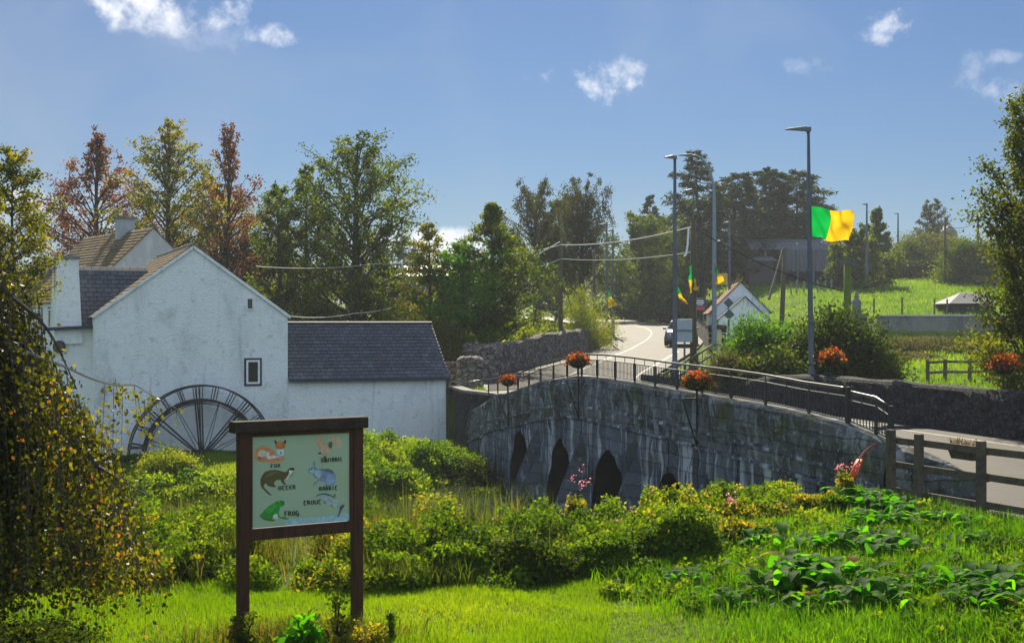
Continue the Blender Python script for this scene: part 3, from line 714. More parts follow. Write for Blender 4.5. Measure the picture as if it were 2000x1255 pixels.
slate_roof('roof', wp(.78,wd+.15,ze-.06), wp(wL,wd+.15,ze-.06), wp(.78,wd/2,za), wp(wL,wd/2,za), M['slate'], wing)
mb = MB(); mb.beam(wp(-.45,-.22,ze-.10), wp(wL,-.22,ze-.02), .16, .12); mb.build('gutter', M['bluepaint'], wing)
c = wp(-.15,.55,0); ch = MB(); rz = math.atan2(GD.y, GD.x)
ch.hexa([wp(-.08,-.1,4.4),wp(.90,-.1,4.4),wp(.90,.8,4.4),wp(-.08,.8,4.4)], [wp(.04,-.08,7.45),wp(.76,-.08,7.45),wp(.76,.7,7.45),wp(.04,.7,7.45)])
co_ = ch.build('chimney', M['limewash'], wing)
ch = MB(); ch.hexa([wp(-.02,-.14,7.45),wp(.82,-.14,7.45),wp(.82,.76,7.45),wp(-.02,.76,7.45)], [wp(0,-.12,7.57),wp(.80,-.12,7.57),wp(.80,.74,7.57),wp(0,.74,7.57)])
ch.build('cap', M['coping'], co_)
ch = MB(); ch.tube([wp(.5,.3,7.55), wp(.5,.3,8.15), wp(.6,.3,8.3)], .015, 5); ch.tube([wp(.4,.3,8.0), wp(.65,.3,7.9)], .01, 5); ch.build('aerial', M['galv'], co_)
mb = MB(); c = wp(.15,-.06,4.3)
mb.tube([c, c+Vector((-.06,-.16,0))], .22, 16); mb.build('round_vent', M['ironpaddle'], wing)

# farther house of the mill yard
house = thing('yard_house', 'white house behind the mill with mossy orange roof and grey chimney', 'house', (-18,70,2.5))
A2 = Vector((-.57,.82,0)).normalized(); G2 = Vector((A2.y,-A2.x,0)); C2 = Vector((-17.15,68,0)); w2, l2, e2, a2 = 7.0, 10.0, 6.35, 9.65
def hp(g, a, z): p = C2+G2*(g-w2/2)+A2*a; return Vector((p.x,p.y,z))
mb = MB()
for a in (0,l2): mb.face([hp(0,a,1.5),hp(w2,a,1.5),hp(w2,a,e2),hp(w2/2,a,a2),hp(0,a,e2)])
mb.grid([[hp(0,a,z) for z in (1.5,4,e2)] for a in (0,l2/2,l2)]); mb.grid([[hp(w2,a,z) for z in (1.5,4,e2)] for a in (0,l2)])
mb.build('wall', M['stonewash'], house)
s2 = (a2-e2)/(w2/2)
slate_roof('roof', hp(-.25,-.05,e2-.25*s2), hp(-.25,l2,e2-.25*s2), hp(w2/2,-.05,a2+.05), hp(w2/2,l2,a2+.05), M['lichenroof'], house)
slate_roof('roof', hp(w2+.2,-.05,e2-.2*s2), hp(w2+.2,l2,e2-.2*s2), hp(w2/2,-.05,a2+.05), hp(w2/2,l2,a2+.05), M['slate'], house)
mb = MB(); mb.grid([[hp(-.03,a,z) for z in (2,4,e2-.25)] for a in (.05,l2/2,l2)]); mb.build('white_front', M['limewash'], house)
for a in (2.6,4.4,6.2): window(house, hp(-.04,a,5.35), .7, .95, -G2, A2)
ch = MB(); p = hp(w2/2-.1,3.6,0); ch.box((p.x,p.y,a2+.05), (.78,.62,1.2), math.atan2(G2.y,G2.x)); co_ = ch.build('chimney', M['stonewash'], house)
ch = MB(); ch.box((p.x,p.y,a2+.70), (.92,.76,.12), math.atan2(G2.y,G2.x)); ch.build('cap', M['coping'], co_)
ch = MB(); ch.lathe([(.14,0),(.11,.3),(.13,.34),(.09,.35)], 10, (p.x,p.y,a2+.76)); ch.build('chimney_pot', M['potclay'], co_)

# annex with the slate roof
annex = thing('mill_annex', 'single storey white outbuilding with a grey slate roof beside the mill', 'outbuilding', (-6,54,.6))
Rr = L0+GD*Wm; wa, da = 6.21, 4.6; zea, zra = 3.06, 5.10
def ap(g, a, z): p = Rr+GD*g+AX*a; return Vector((p.x,p.y,z))
mb = MB(); mb.grid([[ap(g,.05,ZB+(zea-ZB)*k/6) for k in range(7)] for g in np.linspace(0.01,wa,12)])
mb.grid([[ap(wa,a,z) for z in (ZB,1,zea)] for a in (.05,da/2,da)]); mb.face([ap(wa,.05,zea),ap(wa,da,zea),ap(wa,da/2,zra)])
mb.grid([[ap(g,da,z) for z in (ZB,1,zea)] for g in (0,wa)]); mb.build('wall', M['limewash'], annex)
slate_roof('roof', ap(.02,-.12,zea-.02), ap(wa+.12,-.12,zea-.02), ap(.02,da/2,zra), ap(wa+.12,da/2,zra), M['slate'], annex, .2)
slate_roof('roof', ap(.02,da+.12,zea-.02), ap(wa+.12,da+.12,zea-.02), ap(.02,da/2,zra), ap(wa+.12,da/2,zra), M['slate'], annex, .2)
mb = MB(); mb.tube([ap(.02,da/2,zra+.03), ap(wa+.12,da/2,zra+.03)], .075, 6); mb.build('ridge_tile', M['slate'], annex)
mb = MB(); mb.beam(ap(.03,-.13,zea-.06), ap(wa+.10,-.13,zea-.06), .05, .11); mb.build('eaves_board', M['bluepaint'], annex)
mb = MB(); mb.beam(ap(wa+.04,-.02,zea-.1), ap(wa+.04,-.02,.2), .07, .07); mb.build('downpipe', M['bluepaint'], annex)

# ------------------------------------------------------------------ water wheel on the gable
wc = on_gable(388,888)-AX*.75
wheel = thing('water_wheel', 'large black iron water wheel with eight paired spokes against the white gable', 'water wheel', wc)
def wpnt(r, a, off): return wc+GD*(math.cos(a)*r)+Vector((0,0,math.sin(a)*r))+AX*off
RO_, RI_ = 2.56, 2.03
def hoop(mb, r, off, w, d, n=72):
    rows = []
    for i in range(n+1):
        a = 2*math.pi*i/n
        rows.append([wpnt(r-d/2,a,off-w/2), wpnt(r+d/2,a,off-w/2), wpnt(r+d/2,a,off+w/2), wpnt(r-d/2,a,off+w/2), wpnt(r-d/2,a,off-w/2)])
    mb.grid(rows)
for off in (-.28,.28):
    mb = MB(); hoop(mb, RO_, off, .05, .05); mb.build('outer_rim', M['iron'], wheel)
    mb = MB(); hoop(mb, RI_, off, .05, .10); hoop(mb, RI_-.11, off, .03, .03); mb.build('inner_rim', M['iron'], wheel)
for i in range(8):
    a = math.pi/2+.06+i*math.pi/4
    for off in (-.28,.28):
        mb = MB()
        for s in (-.055,.055): mb.beam(wpnt(.2,a+s*2.2,off), wpnt(RI_,a+s*.75,off), .05, .045)
        mb.build('spoke', M['iron'], wheel)
    mb = MB(); am = a+math.pi/8
    mb.tube([wpnt(.25,am-.3,-.28), wpnt(RI_,am,.2)], .014, 5); mb.tube([wpnt(.25,am+.3,-.28), wpnt(RI_,am+.05,-.28)], .014, 5); mb.build('tie_rod', M['iron'], wheel)
for i in range(24):
    a = math.pi/2+.06+i*math.pi/12; mb = MB()
    for s in ((-.05,.0,.05) if i % 3 == 0 else (-.022,.022)):
        for off in (-.28,.28): mb.beam(wpnt(RI_,a+s,off), wpnt(RO_,a+s,off), .028, .03)
    mb.tube([wpnt(RO_,a,-.28), wpnt(RO_,a,.28)], .016, 5)
    mb.build('bucket_strap', M['iron'], wheel)
for a in (R(28), R(149), R(168)):
    mb = MB(); q = [wpnt(RI_,a,-.28), wpnt(RO_-.04,a+.05,-.28), wpnt(RO_-.04,a+.05,.28), wpnt(RI_,a,.28)]
    mb.prism(q, (0,0,-.035)); mb.build('paddle', M['ironpaddle'], wheel)
mb = MB(); mb.tube([wc-AX*.45, wc+AX*.7], .13, 12); mb.tube([wc-AX*.36, wc-AX*.2], .32, 16); mb.build('hub', M['iron'], wheel)
ld = thing('wheel_ledge', 'low stone ledge under the right half of the water wheel', 'ledge', (-10,51.5,.2))
mb = MB(); a, b = wc+GD*.3, wc+GD*2.75
for k in range(6):
    p, q = a.lerp(b, k/6), a.lerp(b,(k+.97)/6); mb.beam(Vector((p.x,p.y,.28))-AX*.15, Vector((q.x,q.y,.28+.02*(k%2)))-AX*.15, .5, .3)
mb.build('stone_course', M['moss_stone'], ld)

# ------------------------------------------------------------------ roadside stone wall, gate piers
def rough_wall(name, label, pts, h0, th, seed, mat='fieldstone', cap=True, jag=.18):
    rr = random.Random(seed); o = thing(name, label, 'wall', (*pts[0][:2], gz(*pts[0][:2])))
    P = catmull(np.array([p[:2] for p in pts]), 14); hs = np.interp(np.linspace(0,1,len(P)), np.linspace(0,1,len(pts)), [p[2] for p in pts])
    N = path_frame(P); mb = MB(); rows = []; cp = []
    step = 0
    for i, p in enumerate(P):
        if rr.random() < .45: step = rr.uniform(-jag, jag)*.5
        zb = hs[i]-h0; zt_ = hs[i]+step
        f = lambda s, z: (p[0]+N[i][0]*(s*th/2+rr.uniform(-.045,.045)), p[1]+N[i][1]*(s*th/2+rr.uniform(-.045,.045)), z)
        rows.append([f(-1,zb-.6), f(-1,zb+h0*.3), f(-1,zb+h0*.6), f(-1,zt_-.06), f(-.6,zt_+rr.uniform(-.03,.05)), f(.6,zt_+rr.uniform(-.03,.05)), f(1,zt_-.06), f(1,zb+h0*.6), f(1,zb+h0*.3), f(1,zb-.6)])
    mb.grid(rows); mb.f.append(tuple(range(10))); mb.f.append(tuple(len(mb.v)-10+k for k in range(10)))
    mb.build('rubble_face', M[mat], o); return o
wpts = []
for px, pyt, pyb, D in ((968,672,722,66.5),(1010,665,713,69.5),(1060,652,700,74),(1110,647,688,80),(1150,641,677,86),(1188,634,667,94)):
    b_ = at(px,pyb,D); t_ = at(px,pyt,D); wpts.append((b_.x, b_.y, t_.z))
rough_wall('rubble_wall', 'long grey rubble stone wall beside the left pavement beyond the bridge', wpts, 1.2, .5, 5)
def pier(label, px, pyt, pyb, D, w, seed, dome=True):
    rr = random.Random(seed); b_ = at(px,pyb,D); t_ = at(px,pyt,D); o = thing('gate_pier', label, 'pier', b_, 'stone gate piers by the mill entrance')
    mb = MB(); h = t_.z-b_.z; rows = []
    prof = [(1,-.5),(1,0),(1.02,h*.25),(1,h*.5),(1.0,h*.78)]+([(.95,h*.88),(.75,h*.95),(.4,h)] if dome else [(1,h*.97),(.9,h)])
    for r_, z in prof:
        ring = []
        for k in range(17):
            a = 2*math.pi*(k % 16)/16; c, s = math.cos(a), math.sin(a); q = max(abs(c),abs(s)); sq = .75
            rad = w/2*r_*((1-sq)+sq/q)+(rr.uniform(-.03,.03) if k < 16 else 0)
            if k == 16: ring.append(ring[0]); continue
            ring.append((b_.x+c*rad, b_.y+s*rad*.9, b_.z+z+rr.uniform(-.02,.02)))
        rows.append(ring)
    mb.grid(rows); mb.build('pier_stone', M['fieldstone'], o); return o
pier('stone gate pier with domed top standing before the rubble wall', 955, 670, 728, 65.5, .95, 1)
pier('broad round topped stone pier behind the low curved wall', 922, 668, 735, 66, 1.05, 2)
pier('nearest round topped rubble pier beside the slate roof', 918, 694, 755, 57.5, 1.1, 3)
pier('low rubble pier stump between the outbuilding roof and the round pier', 886, 706, 758, 58.2, .9, 4, False)
# ------------------------------------------------------------------ lamp posts, poles, flags
M['palegalv'] = plain('pale_galvanised', (.20,.24,.28), .5, .2, .4)
def lamp_post(label, px, pytop, D, zb, arm_len=.75, style='arm', r=.085, lean=0.0, split=None, group='street lamps along the road'):
    top = at(px, pytop, D); o = thing('street_lamp', label, 'street lamp', (top.x, top.y, zb), group)
    x, y = top.x, top.y; H = top.z
    mb = MB()
    if style == 'arm':
        mb.tube([(x,y,zb-.3),(x,y,zb+1.3),(x,y,zb+1.32),(x+lean*.5,y,(zb+H)/2),(x+lean,y,H)], [r*1.25,r*1.25,r,r*.85,r*.55], 10)
        mb.build('pole', M['galv'], o, smooth=True)
        mb = MB(); a = Vector((x+lean,y,H+.02))
        mb.box((a.x,a.y,a.z+.03),(.16,.13,.14))
        mb.build('pole_cap', M['lampgrey'], o)
        mb = MB(); L = arm_len
        mb.hexa([a+Vector(p) for p in ((-L,-.05,.015),(-.08,-.11,-.02),(-.08,.11,-.02),(-L,.05,.015))],
                [a+Vector(p) for p in ((-L,-.04,.05),(-.08,-.09,.13),(-.08,.09,.13),(-L,.04,.05))])
        mb.build('lamp_head', M['lampgrey'], o, bevel=.015)
    else:
        pts = [(x,y,zb-.3),(x,y,zb+1.4),(x,y,H-1.9)]; rs = [r*1.2,r*1.2,r*.8]
        for k in range(1,9):
            a = math.pi/2*k/8*1.05; pts.append((x-(1-math.cos(a))*.95, y, H-1.9+math.sin(a)*1.9)); rs.append(r*.62-k*.002)
        mb.tube(pts, rs, 10); mb.build('pole', M['palegalv'], o, smooth=True)
        mb = MB(); e = Vector(pts[-1]); mb.hexa([e+Vector(p) for p in ((-.6,-.06,-.02),(0,-.08,-.05),(0,.08,-.05),(-.6,.06,-.02))],[e+Vector(p) for p in ((-.6,-.05,.04),(0,-.06,.07),(0,.06,.07),(-.6,.05,.04))])
        mb.build('lamp_head', M['lampgrey'], o, bevel=.015)
    return o
fl = lamp_post('tall grey street lamp at the bridge parapet carrying the large flag', 1585, 256, 44.2, 2.3, .72, r=.088, lean=-.10)
mb = MB()
for z in (3.9, 5.2): mb.box((fl.location.x, fl.location.y, z), (.22,.22,.05))
mb.build('band', M['lampgrey'], fl)
lamp_post('street lamp on a thick pole at the far end of the bridge', 1318, 310, 57.5, 2.3, .42, r=.105)
lamp_post('tall street lamp with a long curved swan neck arm', 1395, 303, 65, 3.0, style='curve', r=.10)
lamp_post('short street lamp between the swan neck lamp and the cottage roof', 1425, 436, 105, 4.2, .42, r=.11)
lamp_post('slender street lamp beside the pavement wall end', 1185, 440, 95, 3.9, .5, r=.10)
lamp_post('street lamp pole at the pavement corner bearing a draped flag', 1197, 452, 104, 4.2, .5, r=.11)
lamp_post('distant street lamp rising above the trees right of the big flag', 1693, 400, 130, 9, .5, r=.13)
lamp_post('farthest street lamp above the hilltop hedge', 1754, 418, 190, 14, .6, r=.15)
lamp_post('street lamp head just left of the wooden flag pole', 1354, 374, 78, 3.3, .5, r=.05)
def wood_pole(label, px, pyt, D, r=.13, mat='polewood', cross=None, zb=None, lean=0):
    t = at(px, pyt, D); zb = gz(t.x, t.y) if zb is None else zb
    o = thing('utility_pole', label, 'pole', (t.x,t.y,zb), 'wooden utility poles')
    mb = MB(); mb.tube([(t.x-lean,t.y,zb-.4),(t.x-lean*.5,t.y,(zb+t.z)/2),(t.x,t.y,t.z)], [r*1.15,r,r*.85], 9); mb.build('pole', M[mat], o, smooth=True)
    if cross:
        mb = MB(); mb.beam((t.x-cross/2,t.y-.1,t.z-.12),(t.x+cross/2,t.y-.1,t.z-.12),.10,.10); mb.build('crossarm', M['galv'], o)
        mb = MB()
        for k in (-.45,-.2,.2,.45): mb.lathe([(.03,0),(.05,.04),(.03,.09),(.045,.13),(.01,.17)], 8, (t.x+cross*k,t.y-.1,t.z-.07))
        mb.build('insulator', M['galv'], o)
    return o
POLE = wood_pole('dark wooden utility pole with flags beside the swan neck lamp', 1354, 430, 63, .14)
c_ = at(1345, 445, 62.6); mb = MB(); mb.tube([c_, at(1343,478,62.6), at(1340,497,62.6), at(1336,500,62.6)], .045, 6); mb.build('conduit', M['white'], POLE)
wood_pole('plain brown pole standing behind the rubble wall', 1095, 470, 84, .12)
wood_pole('thin pole half hidden in the birch trees', 1160, 492, 98, .10)
STAYP = wood_pole('leaning grey pole with a diagonal stay below the barn', 1533, 484, 108, .17, lean=.25)
mb = MB(); mb.tube([at(1529,488,108), at(1502,584,104)], .10, 6); mb.build('stay', M['polewood'], STAYP)
wood_pole('mossy green telegraph pole with a crossarm above the big bush', 1655, 509, 62, .17, 'mossypole', 1.0)
wood_pole('far telegraph pole on the hill by the right hand tree', 1910, 424, 150, .14)
wood_pole('telegraph pole in front of the hilltop bushes', 1846, 424, 150, .13)
def cable(label, pts, sag, r=.016, mat='blackmetal'):
    P = []
    for a, b in zip(pts[:-1], pts[1:]):
        a, b = Vector(a), Vector(b)
        for k in range(20):
            t = k/20; P.append(a.lerp(b,t)-Vector((0,0,sag*4*t*(1-t))))
    P.append(Vector(pts[-1])); mb = MB(); mb.tube(P, r, 5); tag(mb.build('overhead_cable', M[mat]), label, 'cable', 'overhead cables')
M['palecable'] = plain('pale_cable', (.42,.40,.36), .4)
cable('thick pale twisted cable from the flag pole over the trees to the left', [at(1352,443,63), at(1095,478,83.5), at(905,497,75)], .25, .034, 'palecable')
cable('pale cable branching down from the plain brown pole', [at(1093,472,83.6), at(1010,515,72)], .05, .028, 'palecable')
cable('thin grey cable running below the thick pale cable', [at(1352,492,63), at(1095,505,83.5), at(1000,525,80)], .2, .02, 'palecable')
cable('thin cable reaching the mill roof in front of the big tree', [at(562,617,60), at(690,612,66), at(800,590,75)], .12, .022, 'palecable')
cable('cable crossing the big tree at roof height', [at(500,520,62), at(730,515,72), at(905,497,75)], .15, .016, 'palecable')
cable('black cable sloping from the flag pole to the mossy telegraph pole', [at(1356,445,63), at(1655,570,62)], .35, .028)
cable('thin wire between the two hilltop telegraph poles', [at(1846,440,150), at(1910,432,150), at(1960,420,140)], .5, .025)

def cloth(label, corners, nu, nv, wave, split, mats, group='green and yellow flags'):
    """flag: corners TL,TR,BR,BL as points; split = fraction along u where the second colour starts"""
    a, b, c, d = [Vector(p) for p in corners]
    o = thing('flag', label, 'flag', a, group)
    n = (b-a).cross(d-a).normalized()
    def pt(u_, v_):
        p = (a.lerp(b,u_)).lerp(d.lerp(c,u_), v_); L = (b-a).length
        return p+n*wave*(1.3*math.sin(u_*9+v_*3.2)*u_**.6+.6*math.sin(u_*19-v_*7)*u_**.5+.35*math.sin(v_*11+u_*4)*u_**.5)+Vector((0,0,1))*wave*(.8*math.sin(u_*8+.6)*u_-.5*u_*u_*v_)
    for nm, u0, u1, m_ in (('green_half',0,split,mats[0]),('yellow_half',split,1,mats[1])):
        mb = MB(); mb.grid([[pt(u0+(u1-u0)*i/nu, j/nv) for j in range(nv+1)] for i in range(nu+1)])
        q = mb.build(nm, m_, o, smooth=True)
    return o
def clothmat(name, col):
    m, nt, b = newmat(name); tc = node(nt, 'ShaderNodeTexCoord').outputs['Object']
    nz = node(nt, 'ShaderNodeTexNoise', {'Vector': tc, 'Scale': 3.0, 'Detail': 3.0}).outputs['Fac']
    c = mixc(nt, sstep(nt, nz, .35, .65), c4([k*.85 for k in col]), c4(col)); nt.links.new(c, b.inputs['Base Color'])
    b.inputs['Roughness'].default_value = .75; b.inputs['Specular IOR Level'].default_value = .15
    t = node(nt, 'ShaderNodeBsdfTranslucent', {0: c}); mx = node(nt, 'ShaderNodeMixShader', {0: .55, 1: b.outputs[0], 2: t.outputs[0]})
    nt.links.new(mx.outputs[0], nt.nodes['Material Output'].inputs[0]); return m
FG, FY = clothmat('flag_green', (.0,.42,.06)), clothmat('flag_yellow', (.85,.52,.01))
D = 44.1
cloth('large green and yellow flag flying out from the tall lamp post', [at(1584,402,D), at(1668,416,D+.4), at(1656,472,D+.5), at(1584,462,D)], 20, 16, .11, .44, (FG,FY))
o = cloth('green and yellow flag drooping from the lamp pole at the pavement corner', [at(1186,562,103.8), at(1205,598,103.6), at(1188,602,103.5), at(1185,568,103.8)], 8, 6, .12, .42, (FG,FY))
cloth('small drooping flag on the thick lamp pole at the bridge end', [at(1322,558,57.2), at(1344,596,57.0), at(1327,584,57.0), at(1322,572,57.2)], 8, 6, .06, .35, (FG,FY))
cloth('limp narrow flag on the left of the dark wooden pole', [at(1352,517,62.7), at(1352,574,62.6), at(1347,572,62.5), at(1346,520,62.6)], 8, 5, .05, .5, (FG,FY))
cloth('limp narrow flag on the right of the dark wooden pole', [at(1358,542,62.6), at(1361,568,62.6), at(1356,566,62.7), at(1356,540,62.8)], 8, 4, .05, .15, (FG,FY))
cloth('small flag hanging on the swan neck lamp post', [at(1393,513,64.8), at(1414,550,64.6), at(1400,556,64.6), at(1397,520,64.8)], 8, 5, .06, .55, (FG,FY))

# ------------------------------------------------------------------ signs along the road
def board(name, label, px0, py0, px1, py1, D, mat, th=.05, cat='sign', legs=1, lean=0, group=None, skew=0):
    a, b = at(px0,py0,D), at(px1,py1,D); o = thing(name, label, cat, ((a.x+b.x)/2, D, gz((a.x+b.x)/2, D)), group)
    mb = MB(); mb.hexa([Vector((a.x,D,b.z)),Vector((b.x,D+skew,b.z)),Vector((b.x,D+skew+th,b.z)),Vector((a.x,D+th,b.z))],[Vector((a.x,D,a.z)),Vector((b.x,D+skew,a.z)),Vector((b.x,D+skew+th,a.z)),Vector((a.x,D+th,a.z))])
    mb.build('panel', mat, o, bevel=.01)
    for k in range(legs):
        x = a.x+(b.x-a.x)*((k+.5)/legs if legs == 1 else (.15+.7*k)); mb = MB(); zb = gz(x, D)
        mb.tube([(x,D+th+.05+skew*.5,zb-.2),(x,D+th+.05+skew*.5,a.z-.05)], .045, 8); mb.build('post', M['lampgrey'], o)
    return o
M['signback'] = plain('sign_back', (.33,.37,.41), .45, .3)
M['signdark'] = plain('sign_back_dark', (.05,.085,.085), .5)
M['navy'] = plain('navy_print', (.02,.03,.09), .5); M['red'] = plain('red_print', (.45,.03,.04), .5); M['yellow'] = plain('yellow_board', (.50,.30,.02), .6)
o = board('road_sign', 'large grey back of a road sign standing in front of the oncoming car', 1323, 623, 1352, 668, 62, M['signback'], legs=1)
mb = MB(); a = at(1323,645,61.96); b = at(1352,645,61.96); mb.beam(a, b, .03, .05); mb.build('rail', M['lampgrey'], o)
def diamond(label, px, py, half, D):
    c = at(px,py,D); s = half/F*D; o = thing('warning_sign', label, 'road sign', (c.x,D,gz(c.x,D)), 'diamond warning signs')
    mb = MB(); mb.prism([c+Vector((0,0,s)),c+Vector((s,0,0)),c-Vector((0,0,s)),c-Vector((s,0,0))], (0,.04,0)); mb.build('plate', M['signdark'], o)
    mb = MB(); mb.tube([(c.x,D+.08,gz(c.x,D)-.2),(c.x,D+.08,c.z+s*.6)], .045, 8); mb.build('post', M['galv'], o)
diamond('upper dark diamond sign in front of the cottage gable', 1423, 591, 10, 80)
diamond('lower dark diamond sign in front of the cottage porch', 1424, 614, 11, 76)
o = board('sale_board', 'blue and red estate sign board on legs beyond the car', 1357, 582, 1377, 606, 118, M['navy'], legs=2)
for (x0,y0,x1,y1,m_,nm) in ((1358,599.5,1376,605.5,'red','red_band'),(1361,586,1374,588,'white','lettering'),(1360,590,1375,592,'white','lettering'),(1362,594,1373,595.3,'white','lettering')):
    mb = MB(); a, b = at(x0,y0,117.97), at(x1,y1,117.97); mb.hexa([Vector((a.x,117.95,b.z)),Vector((b.x,117.95,b.z)),Vector((b.x,117.995,b.z)),Vector((a.x,117.995,b.z))],[Vector((a.x,117.95,a.z)),Vector((b.x,117.95,a.z)),Vector((b.x,117.995,a.z)),Vector((a.x,117.995,a.z))]); mb.build(nm, M[m_], o)
o = board('yellow_board', 'plain yellow board standing behind the cottage roof', 1403, 534, 1421, 555, 128, M['yellow'], legs=2)
# ------------------------------------------------------------------ cottage
cot = thing('white_cottage', 'small white cottage with orange tinged roof and gabled porch by the road', 'cottage', (15.5,100,4.3))
Dc = 100; apx = at(1447,552,Dc); el = at(1392,605,Dc); er = at(1502,607,Dc); ca = Vector((.09,.995,0)).normalized()
def ext(p, k): return Vector(p)+ca*k
zb = 3.6
prof = [Vector((el.x,Dc,zb)),Vector((er.x,Dc,zb)),Vector((er.x,Dc,er.z)),apx,Vector((el.x,Dc,el.z))]
mb = MB(); mb.prism(prof, ca*9); mb.build('wall', M['limewash'], cot)
M['tileroof'] = layered('tile_roof', (.30,.14,.06), [((.16,.10,.07),4,I1,.45,.65,.8), ((.42,.26,.12),9,I1,.55,.7,.6)], bump=(20,.01), brick=(1.0,(.4,.4,.4),.7,.25,.5,.7))
slate_roof('roof', ext(el+Vector((-.3,0,-.25)),-.1), ext(el+Vector((-.3,0,-.25)),9), ext(apx+Vector((0,0,.1)),-.1), ext(apx+Vector((0,0,.1)),9), M['tileroof'], cot)
slate_roof('roof', ext(er+Vector((.2,0,-.17)),-.1), ext(er+Vector((.2,0,-.17)),9), ext(apx+Vector((0,0,.1)),-.1), ext(apx+Vector((0,0,.1)),9), M['slate'], cot)
Dp = 97.5; pa = at(1455,580,Dp); pl_ = at(1404,622,Dp); pr_ = at(1500,622,Dp)
mb = MB(); mb.prism([Vector((pl_.x,Dp,zb)),Vector((pr_.x,Dp,zb)),pr_,pa,pl_], ca*2.6); porch = mb.build('porch', M['limewash'], cot)
slate_roof('porch_roof', pl_+Vector((-.2,-.1,-.15)), pl_+ca*2.7+Vector((-.2,0,-.15)), pa+Vector((0,-.1,.08)), pa+ca*2.7+Vector((0,0,.08)), M['slate'], cot)
slate_roof('porch_roof', pr_+Vector((.2,-.1,-.15)), pr_+ca*2.7+Vector((.2,0,-.15)), pa+Vector((0,-.1,.08)), pa+ca*2.7+Vector((0,0,.08)), M['slate'], cot)
for px in (1395,1400):
    p = at(px,617,101.5+ (1400-px)*.4); mb = MB(); mb.box((p.x-.15,p.y,p.z),(.08,.8,1.1)); mb.build('window', M['bluepaint'], cot)
# low stone wall + cream gate pier by the cottage
cream = plain('cream_render', (.55,.44,.26), .8)
o = thing('garden_pier', 'cream gate pier edged in dark stone at the end of the railings', 'pier', at(1400,690,70))
a = at(1401,655,70); mb = MB(); mb.box((a.x,70,a.z-.45),(.42,.4,1.5)); mb.build('shaft', cream, o, bevel=.02)
mb = MB()
for s in (-1,1):
    for k in range(6): mb.box((a.x+s*.30,70,a.z-1.0+k*.25),(.2+.05*(k%2),.46,.22))
mb.box((a.x,70,a.z+.42),(.9,.55,.22)); mb.build('stone_edging', M['darkwall'], o, bevel=.03)
o = thing('garden_wall', 'low rubble wall running from the cream pier back to the cottage', 'wall', at(1385,640,80))
mb = MB(); p0 = at(1418,652,70.5); p1 = at(1360,640,112)
for k in range(24):
    p, q = p0.lerp(p1, k/24), p0.lerp(p1, (k+1.02)/24); h = zroad(p.y)+1.05+.07*math.sin(k*2.1)
    mb.hexa([Vector((p.x-.2,p.y,zroad(p.y)-.4)),Vector((p.x+.2,p.y,zroad(p.y)-.4)),Vector((q.x+.2,q.y,zroad(q.y)-.4)),Vector((q.x-.2,q.y,zroad(q.y)-.4))],[Vector((p.x-.17,p.y,h)),Vector((p.x+.17,p.y,h)),Vector((q.x+.17,q.y,h)),Vector((q.x-.17,q.y,h))])
mb.build('rubble_face', M['fieldstone'], o)
# black railings at the far end of the bridge
o = thing('timber_railing', 'black sloping post and rail fence climbing towards the cottage beyond the bridge', 'railing', at(1350,720,58))
P_ = [(1285,738,57.2),(1312,722,58.0),(1338,706,59.5),(1362,692,61.5),(1390,674,64),(1422,672,66)]
for (px,py,D) in P_:
    t = at(px,py,D); mb = MB(); mb.beam((t.x,t.y,t.z-1.15),(t.x,t.y,t.z+.02),.09,.09); mb.build('post', M['fencewood'], o)
for k, dz in enumerate((0,-.42,-.82)):
    mb = MB()
    for a, b in zip(P_[:-1], P_[1:]):
        p, q = at(*a)+Vector((0,-.05,dz)), at(*b)+Vector((0,-.05,dz)); mb.beam(p, q, .05, .09)
        if k == 0:
            for j in range(1,3):
                m_ = p.lerp(q, j/3); mb.beam(m_, m_-Vector((0,0,.85)), .03, .03)
    mb.build('rail', M['fencewood'], o)

# ------------------------------------------------------------------ oncoming car
M['carpaint'] = plain('car_paint', (.16,.17,.19), .22, .6, .6, var=.03); M['rubber'] = plain('tyre_rubber', (.015,.015,.015), .8)
M['carglass'] = glassmat('car_glass', (.03,.035,.04), .05); M['chrome'] = plain('chrome', (.5,.5,.5), .15, 1.0); M['black_plastic_shade'] = plain('black_plastic_and_shade', (.02,.02,.022), .5)
M['headlight'] = glassmat('headlight_lens', (.7,.72,.75), .1)
cp_ = at(1331,672,89); yaw = math.atan2(-(8-4.6), (90-74)) ; cz = zroad(89)
car = thing('parked_car' if 0 else 'oncoming_car', 'dark silver car driving towards the bridge with sun on its bonnet', 'car', (cp_.x,89,cz)); car.rotation_euler = (0,0,-.2)
def cpart(name, mb, mat, par=car, smooth=False, bevel=0): return mb.build(name, mat, par, smooth, bevel, local=True)
# cross sections along the length (y from nose -2.2 to tail 2.2): half width, sill z, belt z
secs = [(-2.2,.70,.42,.66),(-2.1,.82,.30,.80),(-1.8,.88,.26,.93),(-1.0,.91,.25,1.02),(0,.92,.25,1.05),(1.2,.92,.25,1.07),(1.9,.89,.28,1.08),(2.2,.80,.40,1.0)]
mb = MB(); mb.grid([[(-w*.9,y,s),(-w,y,(s+b)/2),(-w*.97,y,b*.93),(-w*.80,y,b),(0,y,b+.03),(w*.80,y,b),(w*.97,y,b*.93),(w,y,(s+b)/2),(w*.9,y,s),(-w*.9,y,s)] for y,w,s,b in secs])
for yi in (0,-1):
    y,w,s,b = secs[yi]; mb.face([(-w*.9,y,s),(-w,y,(s+b)/2),(-w*.97,y,b*.93),(-w*.80,y,b),(0,y,b+.03),(w*.80,y,b),(w*.97,y,b*.93),(w,y,(s+b)/2),(w*.9,y,s)])
cpart('body', mb, M['carpaint'], smooth=True)
